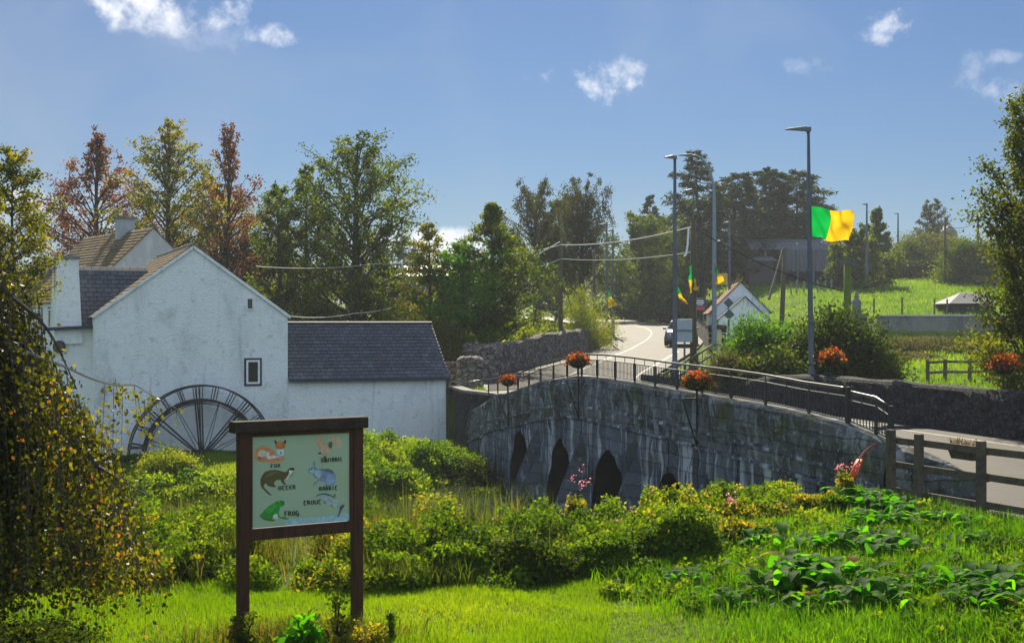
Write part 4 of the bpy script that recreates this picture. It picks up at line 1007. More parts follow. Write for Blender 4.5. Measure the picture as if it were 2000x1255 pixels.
rf = [(-.75,.82,1.03),(-.1,.66,1.50),(.4,.64,1.58),(1.4,.63,1.55),(2.05,.78,1.06)]
mb = MB(); mb.grid([[(-.80,y,1.03) if i in (0,4) else (-.82,y,1.04), (-w,y,z), (0,y,z+.03), (w,y,z), (.80,y,1.03) if i in (0,4) else (.82,y,1.04)] for i,(y,w,z) in enumerate(rf)])
cpart('cabin', mb, M['carpaint'])
mb = MB(); mb.prism([(-.72,-.76,1.08),(.72,-.76,1.08),(.60,-.14,1.50),(-.60,-.14,1.50)], (0,-.03,.02)); cpart('windscreen', mb, M['carglass'])
for s in (-1,1):
    mb = MB(); mb.prism([(s*.84,-.35,1.09),(s*.66,.0,1.48),(s*.645,1.3,1.5),(s*.83,1.7,1.1)], (s*.02,0,0)); cpart('side_window', mb, M['carglass'])
    mb = MB(); mb.prism([(s*.45,-2.17,.62),(s*.80,-2.02,.64),(s*.80,-1.98,.80),(s*.48,-2.13,.76)], (0,-.05,0)); cpart('headlight', mb, M['headlight'])
    mb = MB(); mb.box((s*1.0,-.55,1.08),(.2,.1,.14)); cpart('mirror', mb, M['carpaint'], bevel=.03)
    for y in (-1.4,1.35):
        mb = MB(); mb.tube([(s*.70,y,.33),(s*.92,y,.33)], .33, 20); wh = cpart('wheel', mb, M['rubber'])
        mb = MB(); mb.tube([(s*.90,y,.33),(s*.935,y,.33)], .2, 14); cpart('rim', mb, M['chrome'], wh)
mb = MB()
for k in range(4): mb.box((0,-2.21,.58+k*.045),(.9,.04,.022))
mb.box((0,-2.18,.36),(1.3,.08,.14)); cpart('grille', mb, M['black_plastic_shade'])
mb = MB(); mb.box((0,-2.235,.47),(.52,.015,.11)); cpart('number_plate', mb, M['white'])

# ------------------------------------------------------------------ barn, retaining wall, shed, far sheds, field fence
M['tin'] = layered('corrugated_tin', (.10,.11,.13), [((.16,.165,.18),3,(1,1,.2),.45,.7,.6), ((.09,.06,.045),4,(1,1,.3),.58,.75,.6)], rough=.6, bump=(20,.02))
M['bright_tin'] = plain('pale_metal_roof', (.55,.55,.54), .25, .9, .5)
Db = 152; barn = thing('hay_barn', 'grey curved roof hay barn in front of the tall conifers', 'barn', at(1545,560,Db))
bx0, bx1 = at(1462,500,Db).x, at(1622,500,Db).x; zt0, zt1, zb = at(0,488,Db).z, at(0,463,Db).z, 7.0
mb = MB(); rows = []
for k in range(13):
    a = math.pi*k/12; yy = Db+4-math.cos(a)*4; zz = zt0+math.sin(a)*(zt1-zt0); rows.append([(bx0+(bx1-bx0)*j/40, yy+.0, zz+.03*(j%2)) for j in range(41)])
mb.grid(rows); mb.build('roof', M['tin'], barn)
mb = MB()
mb.grid([[(bx0+(bx1-bx0)*j/60, Db+.06*(j%2), z) for j in range(24,61)] for z in (at(0,530,Db).z, zt0)])
mb.grid([[(bx1, Db+8*j/10, z) for j in range(11)] for z in (zb, zt0)]); mb.grid([[(bx0+(bx1-bx0)*j/30, Db+8, z) for j in range(31)] for z in (zb, zt0)])
mb.build('cladding', M['tin'], barn)
for k in range(6):
    mb = MB(); x = bx0+(bx1-bx0)*(k+.06)/5.1; mb.beam((x,Db,zb),(x,Db,zt0),.2,.2); mb.build('column', M['lampgrey'], barn)
lo = thing('lean_to_shed', 'dark open fronted lean-to beside the hay barn', 'shed', at(1475,560,Db-3))
a, b = at(1462,502,Db-3), at(1492,552,Db-3)
mb = MB(); mb.hexa([(a.x,Db-3,6.6),(b.x+1,Db-3,6.6),(b.x+1,Db-.3,6.6),(a.x,Db-.3,6.6)],[(a.x,Db-3,a.z-.4),(b.x+1,Db-3,a.z-.4),(b.x+1,Db-.3,a.z),(a.x,Db-.3,a.z)]); mb.build('body', M['black_plastic_shade'], lo)  # closed near-black box: colour stands in for shade inside the open front
mb = MB(); mb.hexa([(a.x-.3,Db-3.4,a.z-.42),(b.x+1.3,Db-3.4,a.z-.42),(b.x+1.3,Db-.2,a.z+.05),(a.x-.3,Db-.2,a.z+.05)],[(a.x-.3,Db-3.4,a.z-.3),(b.x+1.3,Db-3.4,a.z-.3),(b.x+1.3,Db-.2,a.z+.17),(a.x-.3,Db-.2,a.z+.17)]); mb.build('roof', M['tin'], lo)
Dw = 100.2; ret = thing('retaining_wall', 'long grey retaining wall with coping coloured pale as if sunlit below the sloping field', 'wall', at(1830,660,Dw))
M['concrete'] = layered('old_concrete', (.19,.18,.17), [((.09,.09,.085),1.0,(1,1,.3),.45,.68,.8), ((.28,.27,.25),5,I1,.55,.7,.5)], bump=(8,.04))
x0, x1 = at(1718,0,Dw).x, at(2080,0,Dw).x; zt_ = at(0,617,Dw).z
mb = MB(); mb.grid([[(x0+(x1-x0)*i/40, Dw+.06*math.sin(i*1.3), z) for i in range(41)] for z in (3.0,4.2,4.9,zt_)])
mb.grid([[(x0,Dw,3.0),(x0,Dw,zt_)],[(x0,Dw+.5,3.0),(x0,Dw+.5,zt_)]]); mb.build('wall_face', M['concrete'], ret)
mb = MB()
for i in range(22):
    a = x0-.05+(x1-x0)*i/22; mb.box((a+(x1-x0)/44,Dw+.2,zt_+.05),((x1-x0)/22-.03,.62,.11))
mb.build('coping', plain('sunlit_tone_coping', (.5,.48,.44), .8, var=.25, scale=2), ret)  # lighter colour stands in for sun on the coping top
sh = thing('field_shed', 'small dark stone shed with a pale pitched roof at the edge of the field', 'shed', at(1890,612,104))
Ds = 104; a0, a1 = at(1859,590,Ds), at(1945,590,Ds); rz_ = at(0,570,Ds).z
mb = MB(); mb.hexa([(a0.x,Ds,4.8),(a1.x,Ds,4.8),(a1.x,Ds+4,4.8),(a0.x,Ds+4,4.8)],[(a0.x,Ds,a0.z),(a1.x,Ds,a0.z),(a1.x,Ds+4,a0.z),(a0.x,Ds+4,a0.z)]); mb.face([(a0.x,Ds,a0.z),(a0.x,Ds+4,a0.z),(a0.x+1.4,Ds+2,rz_)]); mb.build('wall', M['darkwall'], sh)
slate_roof('roof', (a0.x-.2,Ds-.25,a0.z-.1),(a1.x,Ds-.25,a0.z-.1),(a0.x+1.3,Ds+2,rz_),(a1.x,Ds+2,rz_), M['tin'], sh)
slate_roof('roof', (a0.x-.2,Ds+4.25,a0.z-.1),(a0.x-.2,Ds-.25,a0.z-.1),(a0.x+1.3,Ds+2,rz_),(a0.x+1.3,Ds+1.99,rz_), M['tin'], sh)
for i, (label, px0, px1, pyt, pye, D) in enumerate((('long low farm shed with a glinting metal roof seen between the trees',770,880,516,526,165),('second glinting shed roof just below the first behind the yellow tree',780,910,531,538,150))):
    a, b = at(px0,pyt,D), at(px1,pye,D); o = thing('farm_shed', label, 'shed', (a.x,D,gz(a.x,D))); zb = gz((a.x+b.x)/2,D)
    mb = MB(); mb.hexa([(a.x,D,zb-1),(b.x,D,zb-1),(b.x,D+9,zb-1),(a.x,D+9,zb-1)],[(a.x,D,b.z),(b.x,D,b.z),(b.x,D+9,b.z),(a.x,D+9,b.z)]); mb.build('wall', M['tin'], o)
    mb = MB(); mb.grid([[(a.x-.4+(b.x-a.x+.8)*k/30, y, z+.02*(k%2)) for k in range(31)] for y,z in ((D-.4,b.z-.05),(D+4.5,a.z),(D+9.4,b.z-.05))]); mb.build('roof', M['bright_tin'], o)
fb = thing('far_bungalow', 'grey house gable on the hilltop beside the far telegraph pole', 'house', at(1858,450,210))
a = at(1852,440,210); b = at(1862,452,210); mb = MB(); mb.prism([(a.x-1,210,b.z-3),(b.x+.6,210,b.z-3),(b.x+.6,210,b.z),((a.x+b.x)/2,210,a.z),(a.x-1,210,b.z)], (0,9,0)); mb.build('gable', M['concrete'], fb)
# stone ruin / chimney stump by the telegraph pole
o = thing('stone_stump', 'ruined stone pillar with a round finial beside the mossy telegraph pole', 'ruin', at(1683,600,66))
c = at(1673,610,66); mb = MB(); mb.lathe([(.26,-1.5),(.23,.0),(.20,.55),(.15,.62)], 9, c); mb.box((c.x+.30,66.1,c.z-.6),(.32,.4,1.1)); mb.build('rubble', M['concrete'], o)
mb = MB(); mb.lathe([(.12,.6),(.08,.66),(.13,.74),(.08,.82),(.10,.9),(.04,.97)], 10, c); mb.build('finial', M['concrete'], o)
def small_fence(label, P, hz, mat, r=.05, rails=(0,), cat='fence'):
    o = thing('field_fence', label, cat, P[0])
    for p in P:
        mb = MB(); mb.beam(Vector(p)-Vector((0,0,.4)), Vector(p)+Vector((0,0,hz)), r*2, r*2); mb.build('post', mat, o)
    for z in rails:
        mb = MB()
        for a, b in zip(P[:-1], P[1:]): mb.beam(Vector(a)+Vector((0,-r,z)), Vector(b)+Vector((0,-r,z)), .03 if z < 9 else .01, .10)
        mb.build('rail', mat, o)
def gp(px, D): x = (px-1000)/F*D; return (x, D, gz(x, D))
small_fence('low timber fence in the meadow behind the dark parapet', [gp(px,56-(px-1800)*.004) for px in (1812,1846,1894,1935)], .95, M['fencewood'], .06, (.85,.45))
small_fence('thin post fence along the foot of the sloping field', [gp(px,103.5) for px in (1707,1762,1825,1850)], 1.25, M['fencewood'], .05, ())
small_fence('row of grey field posts below the hay barn', [gp(px,135-(1640-px)*.05) for px in (1545,1556,1570,1583,1597,1612,1624)], 1.3, M['concrete'], .07, ())

# ------------------------------------------------------------------ information board
SO = Vector((-2.745,14.5,0)); UX = Vector((1.087,.70,0)).normalized(); SN = Vector((UX.y,-UX.x,0))
sgn = thing('wildlife_board', 'wooden framed notice board painted with six animals on two tall posts', 'notice board', (-2.2,14.85,1.95))
def sp_(u_, z, off=0): p = SO+UX*u_+SN*off; return Vector((p.x,p.y,z))
WB = 1.293
for u_ in (0, WB):
    mb = MB(); mb.beam(sp_(u_,1.6), sp_(u_,4.10), .115, .09, side=UX); mb.build('post', M['signwood'], sgn, bevel=.008)
mb = MB(); mb.beam(sp_(-.12,4.125), sp_(WB+.10,4.125), .17, .12); mb.build('cap', M['signcap'], sgn, bevel=.012)
mb = MB(); mb.beam(sp_(.05,3.02,.0), sp_(WB-.05,3.02,.0), .07, .12); mb.build('bottom_rail', M['signwood'], sgn, bevel=.006)
mb = MB(); mb.beam(sp_(.058,4.045,.0), sp_(WB-.058,4.045,.0), .06, .05); mb.beam(sp_(.075,3.08,.0), sp_(.075,4.02,.0), .04, .06, side=UX); mb.beam(sp_(WB-.075,3.08,.0), sp_(WB-.075,4.02,.0), .04, .06, side=UX)
mb.build('inner_frame', M['signwood'], sgn)
PU0, PU1, PZ0, PZ1 = .095, WB-.095, 3.085, 4.02
mb = MB(); mb.prism([sp_(PU0,PZ0,.012), sp_(PU1,PZ0,.012), sp_(PU1,PZ1,.012), sp_(PU0,PZ1,.012)], -SN*.015); panel = mb.build('panel', M['panel'], sgn)
def zp(x, y):
    u_ = (x-37)/1250; top = 108-50*u_; bot = 1190-60*u_; return u_, (y-top)/(bot-top)
def pan(x, y, off): u_, v_ = zp(x,y); return sp_(PU0+(PU1-PU0)*u_, PZ1-(PZ1-PZ0)*v_, .012+off)
def smooth_poly(P, k=4):
    P = np.array(P, float); n = len(P); out = []
    for i in range(n):
        p0,p1,p2,p3 = P[i-1],P[i],P[(i+1)%n],P[(i+2)%n]
        for j in range(k):
            t = j/k; out.append(.5*((2*p1)+(-p0+p2)*t+(2*p0-5*p1+4*p2-p3)*t*t+(-p0+3*p1-3*p2+p3)*t**3))
    return out
def art(name, polys):
    o = None
    for i, (col, P) in enumerate(polys):
        key = 'art_%s_%d' % (name, i); m_ = plain(key, col, .5, var=.22, scale=22)
        mb = MB(); lay = .0015+.0012*i; mb.face([pan(x,y,lay) for x,y in smooth_poly(P)])
        q = mb.build(name if o is None else 'marking', m_, panel if o is None else o)
        if o is None: o = q
def ell(cx, cy, rx, ry, n=10): return [(cx+rx*math.cos(2*math.pi*k/n), cy+ry*math.sin(2*math.pi*k/n)) for k in range(n)]
art('painted_fox', [((.62,.24,.10),[(60,330),(75,270),(120,225),(180,213),(250,235),(300,260),(325,305),(345,340),(440,345),(432,380),(380,408),(280,412),(180,405),(100,385),(65,355)]),
    ((.62,.52,.46),[(110,300),(150,265),(220,280),(255,305),(235,335),(170,345),(120,335)]), ((.72,.66,.58),[(215,350),(270,325),(350,335),(400,345),(330,360),(250,372)]),
    ((.55,.17,.04),[(325,160),(350,168),(378,160),(408,168),(440,160),(445,190),(455,222),(430,243),(395,248),(352,240),(332,222),(338,190)]), ((.62,.68,.66),[(345,250),(390,262),(425,252),(435,300),(420,330),(365,328),(340,290)]),
    ((.04,.03,.03),[(315,148),(335,155),(342,180),(330,195)]), ((.04,.03,.03),[(462,148),(440,152),(438,178),(450,192)]), ((.10,.08,.07),[(110,340),(140,350),(145,368),(118,362)]), ((.04,.03,.03),ell(392,296,9,9))])
art('painted_squirrel', [((.60,.42,.26),[(1005,300),(1050,270),(1085,215),(1080,165),(1035,155),(1000,150),(1040,108),(1110,100),(1168,140),(1190,210),(1165,262),(1130,240),(1112,205),(1098,250),(1055,290)]),
    ((.58,.32,.20),[(850,170),(880,112),(902,96),(925,130),(942,170),(1000,215),(1012,260),(1005,310),(972,350),(930,320),(900,290),(900,240),(862,200)]), ((.10,.10,.06),[(1010,182),(1055,172),(1058,220),(1040,250),(1012,228)]),
    ((.62,.42,.36),[(905,240),(950,230),(960,290),(925,305)]), ((.05,.04,.03),[(875,300),(905,298),(910,312),(880,315)]), ((.05,.04,.03),[(945,350),(975,345),(965,368),(945,370)])])
art('painted_otter', [((.105,.075,.022),[(140,650),(150,590),(190,530),(250,505),(330,500),(400,515),(460,525),(495,490),(540,475),(570,490),(560,520),(520,550),(480,590),(445,612),(440,640),(465,675),(430,672),(400,640),(392,620),(340,625),(310,660),(332,705),(240,690),(215,662),(192,668),(190,705),(230,750),(282,802),(238,786),(180,732),(150,700)]),
    ((.60,.62,.52),[(500,505),(545,512),(565,515),(525,572),(462,622),(478,580),(500,545)]), ((.03,.025,.02),[(490,492),(540,476),(570,490),(540,500)]), ((.045,.04,.02),[(560,520),(540,560),(500,592),(530,556)]), ((.14,.11,.04),[(200,560),(300,520),(390,530),(330,545),(230,590)])])
art('painted_rabbit', [((.20,.26,.36),[(745,500),(780,480),(815,470),(805,430),(828,402),(840,428),(832,465),(860,490),(950,495),(1030,500),(1080,540),(1105,600),(1095,670),(1055,702),(960,702),(950,690),(1000,680),(955,660),(890,640),(860,662),(800,712),(828,660),(870,625),(820,590),(810,555),(770,550),(745,525)]),
    ((.27,.36,.50),ell(1035,632,62,62,14)), ((.34,.44,.50),[(830,520),(900,510),(920,560),(880,610),(832,570)]), ((.42,.52,.56),[(770,505),(815,495),(815,540),(775,540)]), ((.13,.15,.20),[(900,500),(1030,502),(1075,545),(980,525)]), ((.02,.02,.02),ell(790,500,8,8))])
art('painted_frog', [((.03,.27,.035),[(130,1040),(160,1010),(230,940),(310,895),(360,868),(420,868),(445,900),(430,930),(390,945),(380,980),(372,1020),(390,1058),(440,1065),(490,1082),(478,1096),(410,1085),(360,1060),(340,1022),(310,1040),(290,1080),(330,1106),(250,1106),(180,1085),(150,1060)]),
    ((.05,.40,.05),[(200,985),(290,920),(350,905),(310,970),(250,1020)]), ((.62,.66,.60),[(300,1042),(343,1022),(362,1070),(320,1086)]), ((.10,.13,.03),[(140,1040),(230,1075),(320,1102),(240,1100),(170,1075)]), ((.26,.28,.04),ell(372,880,14,10)), ((.03,.03,.02),ell(425,888,7,7))])
art('painted_trout', [((.36,.44,.42),[(840,820),(880,795),(960,785),(1030,800),(1090,840),(1140,900),(1165,950),(1222,935),(1182,1000),(1130,1090),(1128,1030),(1140,985),(1100,962),(1060,950),(1000,920),(950,880),(890,855),(855,845)]),
    ((.10,.13,.13),[(845,818),(900,795),(980,790),(1060,825),(1110,870),(1030,830),(950,810),(890,815)]), ((.22,.22,.07),[(1052,830),(1100,800),(1098,842)]), ((.08,.10,.11),[(1030,922),(1065,965),(1042,945)]), ((.08,.10,.11),[(945,875),(975,912),(955,905)]), ((.07,.09,.09),[(1165,950),(1222,935),(1180,1000),(1130,1088),(1150,1010)]), ((.03,.03,.03),ell(865,818,7,7))])
art('painted_water', [((.33,.52,.58),[(480,1100),(640,1085),(900,1078),(1100,1060),(1270,1040),(1280,1125),(1000,1140),(700,1152),(480,1160)])])
# uncial lettering drawn as strokes
def arc(cx, cy, rx, ry, a0, a1, n=10): return [(cx+rx*math.cos(R(a0+(a1-a0)*k/n)), cy+ry*math.sin(R(a0+(a1-a0)*k/n))) for k in range(n+1)]
GL = {'O':[arc(.5,.45,.42,.45,0,360,16)], 'F':[[(.2,-.15),(.2,1)],[(.05,1),(.85,1.0)],[(.2,.5),(.7,.52)]], 'X':[[(.08,0),(.85,1)],[(.1,1),(.92,0)]],
 'T':[[(.05,.95),(.95,.95)],arc(.6,.42,.42,.5,100,300)], 'E':[arc(.6,.48,.48,.48,60,300),[(.15,.5),(.8,.5)]], 'R':[[(.15,0),(.15,1)],arc(.3,.75,.45,.25,90,-90),[(.35,.5),(.9,0)]],
 'S':[arc(.55,.72,.36,.26,40,250,8)+arc(.45,.24,.36,.26,70,-150,8)], 'Q':[arc(.5,.48,.42,.46,0,360,16),[(.55,.3),(.98,-.12)]], 'U':[[(.12,1),(.12,.4)]+arc(.5,.36,.38,.36,180,360)+[(.88,1)]],
 'I':[[(.5,0),(.5,1)]], 'L':[[(.2,1),(.2,.2),(.35,.03),(.85,.05)]], 'A':[[(.05,0),(.35,.95),(.6,.95),(.85,0)],[(.2,.4),(.75,.4)]], 'B':[[(.15,1),(.15,0)],arc(.25,.74,.45,.25,90,-90),arc(.25,.25,.6,.25,90,-90)],
 'G':[arc(.5,.5,.42,.45,60,300),[(.75,.45),(.95,.45),(.9,-.05),(.6,-.3),(.3,-.2)]]}
M['ink'] = plain('black_ink', (.012,.014,.014), .5)
def word(txt, x0, x1, ytop, ybot, slope=-.04):
    n = len(txt); cw = (x1-x0)/n; mb = MB(); h = ybot-ytop; sw = h*.16
    for i, ch in enumerate(txt):
        for stroke in GL[ch]:
            P = [Vector((x0+cw*(i+.08+.84*px), ybot-h*py+slope*(cw*i), 0)) for px,py in stroke]
            for a, b in zip(P[:-1], P[1:]):
                d = (b-a)
                if d.length < 1e-6: continue
                d.normalize(); nn = Vector((-d.y,d.x,0))*sw*(.5+.25*abs(d.y)); e = d*sw*.2
                q = [a-e+nn, a-e-nn, b+e-nn, b+e+nn]
                if (b-a).length > 0: mb.face([pan(p.x,p.y,.009) for p in q])
    mb.build('lettering', M['ink'], panel)
word('FOX',263,392,432,470); word('SQUIRREL',903,1197,368,412); word('OTTER',358,586,692,736); word('RABBIT',882,1128,712,756); word('TROUT',678,916,876,922); word('FROG',434,628,998,1048)
# ------------------------------------------------------------------ foliage materials
LM = {}
LM['lawn'] = leafmat('lawn_blades', [(0,(.07,.17,.003)),(.6,(.15,.28,.005)),(1,(.26,.34,.02))], .58, (1.5,1.28,.2), tstr=.82)
LM['bankgrass'] = leafmat('bank_blades', [(0,(.045,.13,.004)),(.6,(.10,.23,.006)),(1,(.22,.30,.03))], .58, (1.38,1.33,.2), tstr=.88)
LM['tall'] = leafmat('tall_grass_blades', [(0,(.05,.10,.006)),(.6,(.13,.21,.012)),(.9,(.22,.26,.03)),(1,(.30,.26,.09))], .5, (1.4,1.3,.3))
LM['reed'] = leafmat('reed_blades', [(0,(.03,.06,.008)),(.55,(.075,.11,.014)),(.8,(.15,.14,.035)),(1,(.24,.16,.06))], .5, (1.35,1.2,.4))
LM['herb'] = leafmat('herb_leaves', [(0,(.012,.03,.005)),(.35,(.05,.10,.007)),(.7,(.11,.18,.010)),(.93,(.20,.25,.02)),(1,(.32,.20,.04))], .5, (1.4,1.35,.3))
LM['dock'] = leafmat('dock_leaves', [(0,(.03,.10,.006)),(.75,(.07,.20,.010)),(.97,(.10,.22,.015)),(1,(.25,.12,.02))], .68, (1.2,1.5,.25), rough=.6, spec=.05)
LM['balsam'] = leafmat('balsam_leaves', [(0,(.025,.045,.006)),(.35,(.10,.13,.012)),(.75,(.28,.27,.02)),(1,(.40,.20,.05))], .5, (1.35,1.2,.4))
LM['pink'] = leafmat('balsam_flowers', [(0,(.45,.12,.16)),(1,(.70,.38,.40))], .5, (1.1,.9,.9))
LM['willow'] = leafmat('willow_leaves', [(0,(.03,.08,.008)),(.6,(.08,.18,.012)),(1,(.20,.28,.02))], .5, (1.3,1.4,.3))
LM['dkbush'] = leafmat('dark_bush_leaves', [(0,(.012,.026,.006)),(.6,(.035,.06,.008)),(1,(.13,.16,.012))], .45, (1.35,1.3,.3))
LM['olive'] = leafmat('olive_leaves', [(0,(.04,.055,.012)),(.7,(.085,.10,.018)),(1,(.17,.16,.03))], .5, (1.3,1.2,.4))
LM['green'] = leafmat('green_tree_leaves', [(0,(.018,.04,.006)),(.5,(.06,.095,.008)),(1,(.19,.20,.014))], .5, (1.4,1.35,.3))
LM['gold'] = leafmat('golden_leaves', [(0,(.035,.05,.006)),(.45,(.10,.13,.010)),(.8,(.22,.20,.012)),(1,(.36,.20,.015))], .5, (1.35,1.15,.4))
LM['copper'] = leafmat('copper_leaves', [(0,(.035,.022,.010)),(.35,(.10,.04,.014)),(.65,(.15,.09,.015)),(1,(.22,.18,.02))], .5, (1.4,.9,.5))
LM['darkgreen'] = leafmat('dense_green_leaves', [(0,(.012,.022,.006)),(.6,(.028,.042,.008)),(1,(.075,.085,.012))], .4, (1.35,1.25,.35))
LM['conifer'] = leafmat('conifer_needles', [(0,(.014,.028,.008)),(.7,(.035,.06,.014)),(1,(.09,.115,.02))], .38, (1.2,1.2,.5))
LM['birch'] = leafmat('birch_leaves', [(0,(.012,.016,.004)),(.5,(.04,.048,.006)),(.74,(.12,.13,.009)),(.95,(.25,.22,.012)),(1,(.33,.13,.03))], .45, (1.4,1.25,.35), rough=.4)
LM['greybirch'] = leafmat('grey_birch_leaves', [(0,(.028,.036,.014)),(.7,(.06,.072,.022)),(1,(.12,.125,.04))], .45, (1.2,1.1,.5))
LM['ylshrub'] = leafmat('yellow_shrub_leaves', [(0,(.06,.10,.008)),(.6,(.18,.22,.014)),(1,(.34,.33,.06))], .5, (1.35,1.25,.4))
LM['goldgreen'] = leafmat('gold_green_leaves', [(0,(.02,.04,.006)),(.6,(.08,.10,.010)),(1,(.22,.20,.02))], .5, (1.35,1.3,.3))
LM['scrub'] = leafmat('scrub_leaves', [(0,(.045,.05,.018)),(.6,(.085,.085,.03)),(1,(.14,.13,.045))], .45, (1.2,1.1,.5))

def scatter_clumps(n, K, cen, sig, rng=RNG):
    idx = rng.integers(0, K, n); return idx
def make_tree(name, label, px, D, pytop, prof, leafm, n_leaf, leaf, seed, bark='bark', style='broad', n_limb=26, trunk_r=.22, h0=.2, lean=0, x=None, group=None, cat='tree', spread=.17, zb=None, asym=0, zt_=None, fork=1):
    """prof: (height fraction, radius) pairs of the crown outline"""
    rr = random.Random(seed); rg = np.random.default_rng(seed)
    X = (px-1000)/F*D if x is None else x; Zb = gz(X, D) if zb is None else zb; Zt = CZ-(pytop-HY)/F*D; H = Zt-Zb
    if prof[0][0] > 1.5: prof = sorted(((CZ-(py-HY)/F*D-Zb)/H, hw/F*D*(1.36 if style == 'broad' else 1.12)) for py, hw in prof)
    root = thing(name, label, cat, (X, D, Zb), group)
    hs = [p[0] for p in prof]; rs_ = [p[1] for p in prof]
    def axis(h): return Vector((X+lean*h*h+.10*math.sin(h*5+seed)*min(1,h*3)*H*.06, D+.10*math.cos(h*4+seed*2)*H*.05*min(1,h*3), Zb+h*H))
    tb = MB(); pts = [axis(k/10*(.86 if style == 'weep' else .95))-Vector((0,0,.4 if k == 0 else 0)) for k in range(11)]
    tb.tube(pts, [max(.02, trunk_r*(1.15-k*.105)) for k in range(11)], 8)
    P, Vv, B = [], [], []
    for i in range(n_limb):
        h = hs[0]+(hs[-1]-hs[0])*((i+rr.random())/n_limb); Rm = float(np.interp(h, hs, rs_)); az = i*2.39996+rr.uniform(-.5,.5)
        k = rr.choice((rr.uniform(.35,.8),rr.uniform(.8,1.2),rr.uniform(.8,1.2))); rad = Rm*k*(1+asym*math.cos(az))
        if style == 'broad': h1 = max(.04, h-.10-.10*rr.random()-.35*Rm/H*.4)
        elif style == 'conifer': h1 = min(.99, h+.02)
        elif style == 'spire': h1 = max(.03, h-rr.uniform(.35,.9)*rad/H)
        else: h1 = max(.05, h-.22)
        st = axis(h1); en = axis(h)+Vector((math.cos(az)*rad, math.sin(az)*rad, 0))
        if style == 'conifer': en.z += -.10*rad+.15*rad*rr.random()
        midp = st.lerp(en, .5)+Vector((0,0,(.10 if style != 'conifer' else -.08)*rad))
        L = []
        for j in range(6):
            t = j/5; L.append(st*(1-t)**2+midp*2*t*(1-t)+en*t*t+Vector((rr.uniform(-1,1),rr.uniform(-1,1),rr.uniform(-1,1)))*.03*rad*(0<j))
        r0 = trunk_r*.42*(1-h*.75)+.012; tb.tube(L, [r0*(1-.17*j) for j in range(6)], 5, False)
        ck = rr.random()
        ntw = 5
        for q in range(ntw):
            t = .32+.68*(q+rr.random()*.8)/ntw; t = min(t,1); a = L[min(5,int(t*5))].lerp(L[min(5,int(t*5)+1)], t*5-int(t*5))
            tl = rad*rr.uniform(.25,.5)+.1; ta = az+rr.choice((-1,1))*rr.uniform(.4,1.5)
            dirv = Vector((math.cos(ta), math.sin(ta), rr.uniform(-.35,.85) if style in ('broad','spire') else rr.uniform(-.25,.1)))
            if style == 'weep': dirv = Vector((math.cos(ta)*.45, math.sin(ta)*.45, -rr.uniform(.7,1.3)))
            e = a+dirv*tl; tb.tube([a, a.lerp(e,.5)+Vector((0,0,.04*tl)), e], [r0*.35+.006, r0*.22+.005, .004], 4, False)
            m = max(3, int(n_leaf/(n_limb*ntw)*(.5+.9*rad/max(rs_))))
            t_ = rg.random(m)**.75; base = np.outer(1-t_, a)+np.outer(t_, e)
            sg = spread*tl+.04
            P.append(base+rg.normal(0, 1, (m,3))*np.array([sg, sg, sg*(.55 if style == 'conifer' else .75)])); cv = .55*ck+.25*rr.random()
            Vv.append(np.clip(cv*.75+rg.random(m)*.45-.05, 0, 1)); B.append(np.tile(np.array(dirv.normalized()), (m,1)))
    tb.build('trunk', M[bark], root, smooth=True)
    P = np.concatenate(P); Vv = np.concatenate(Vv); B = np.concatenate(B)
    kw = {}
    if style == 'conifer': kw = dict(aspect=.30, bias=unit(B+np.array([0,0,-.35])), bw=.55)
    elif style == 'weep': kw = dict(bias=np.array([0,0,-1.0]), bw=.4, aspect=.5)
    leaves('crown', P, leaf, LM[leafm], root, Vv, **kw)
    return root
def make_bush(name, label, c, rad, leafm, n, leaf, seed, K=40, sig=.22, stems=7, aspect=.55, group=None, cat='bush', top_bias=.25, bias=None, bw=0, extra=None):
    """c = base centre, rad = (rx, ry, height): leaf clumps spread through the volume, thicker near the outside"""
    rg = np.random.default_rng(seed); c = np.array(c, float); rx, ry, h = rad
    root = thing(name, label, cat, tuple(c), group)
    d = unit(rg.normal(size=(K,3))); d[:,2] = np.abs(d[:,2])*1.0-.18*(1-top_bias); k = rg.uniform(.45,1.05,K)[:,None]
    cl = c+d*k*np.array([rx,ry,h])+np.array([0,0,.12*h]); cl[:,2] = np.maximum(cl[:,2], c[2]+.08*h)
    w = rg.uniform(.5,1.5,K); w /= w.sum(); idx = rg.choice(K, n, p=w)
    s = sig*np.array([rx,ry,h*.5])*rg.uniform(.55,1.2,(K,1))
    P = cl[idx]+rg.normal(size=(n,3))*s[idx]; P[:,2] = np.maximum(P[:,2], c[2]-.1)
    cv = rg.random(K); v = np.clip(.55*cv[idx]+.5*rg.random(n)-.05, 0, 1)
    tb = MB()
    for i in range(stems):
        e = cl[i % K]; m_ = (c+e)/2+np.array([0,0,.1*h]); tb.tube([c-np.array([0,0,.2]), m_, e], [.012*h+.008, .008*h+.006, .004], 5, False)
    tb.build('stems', M['bark'], root); leaves('crown', P, leaf, LM[leafm], root, v, aspect=aspect, bias=bias, bw=bw)
    return root
T = make_tree
BR = [(.16,.5),(.3,1.0)]
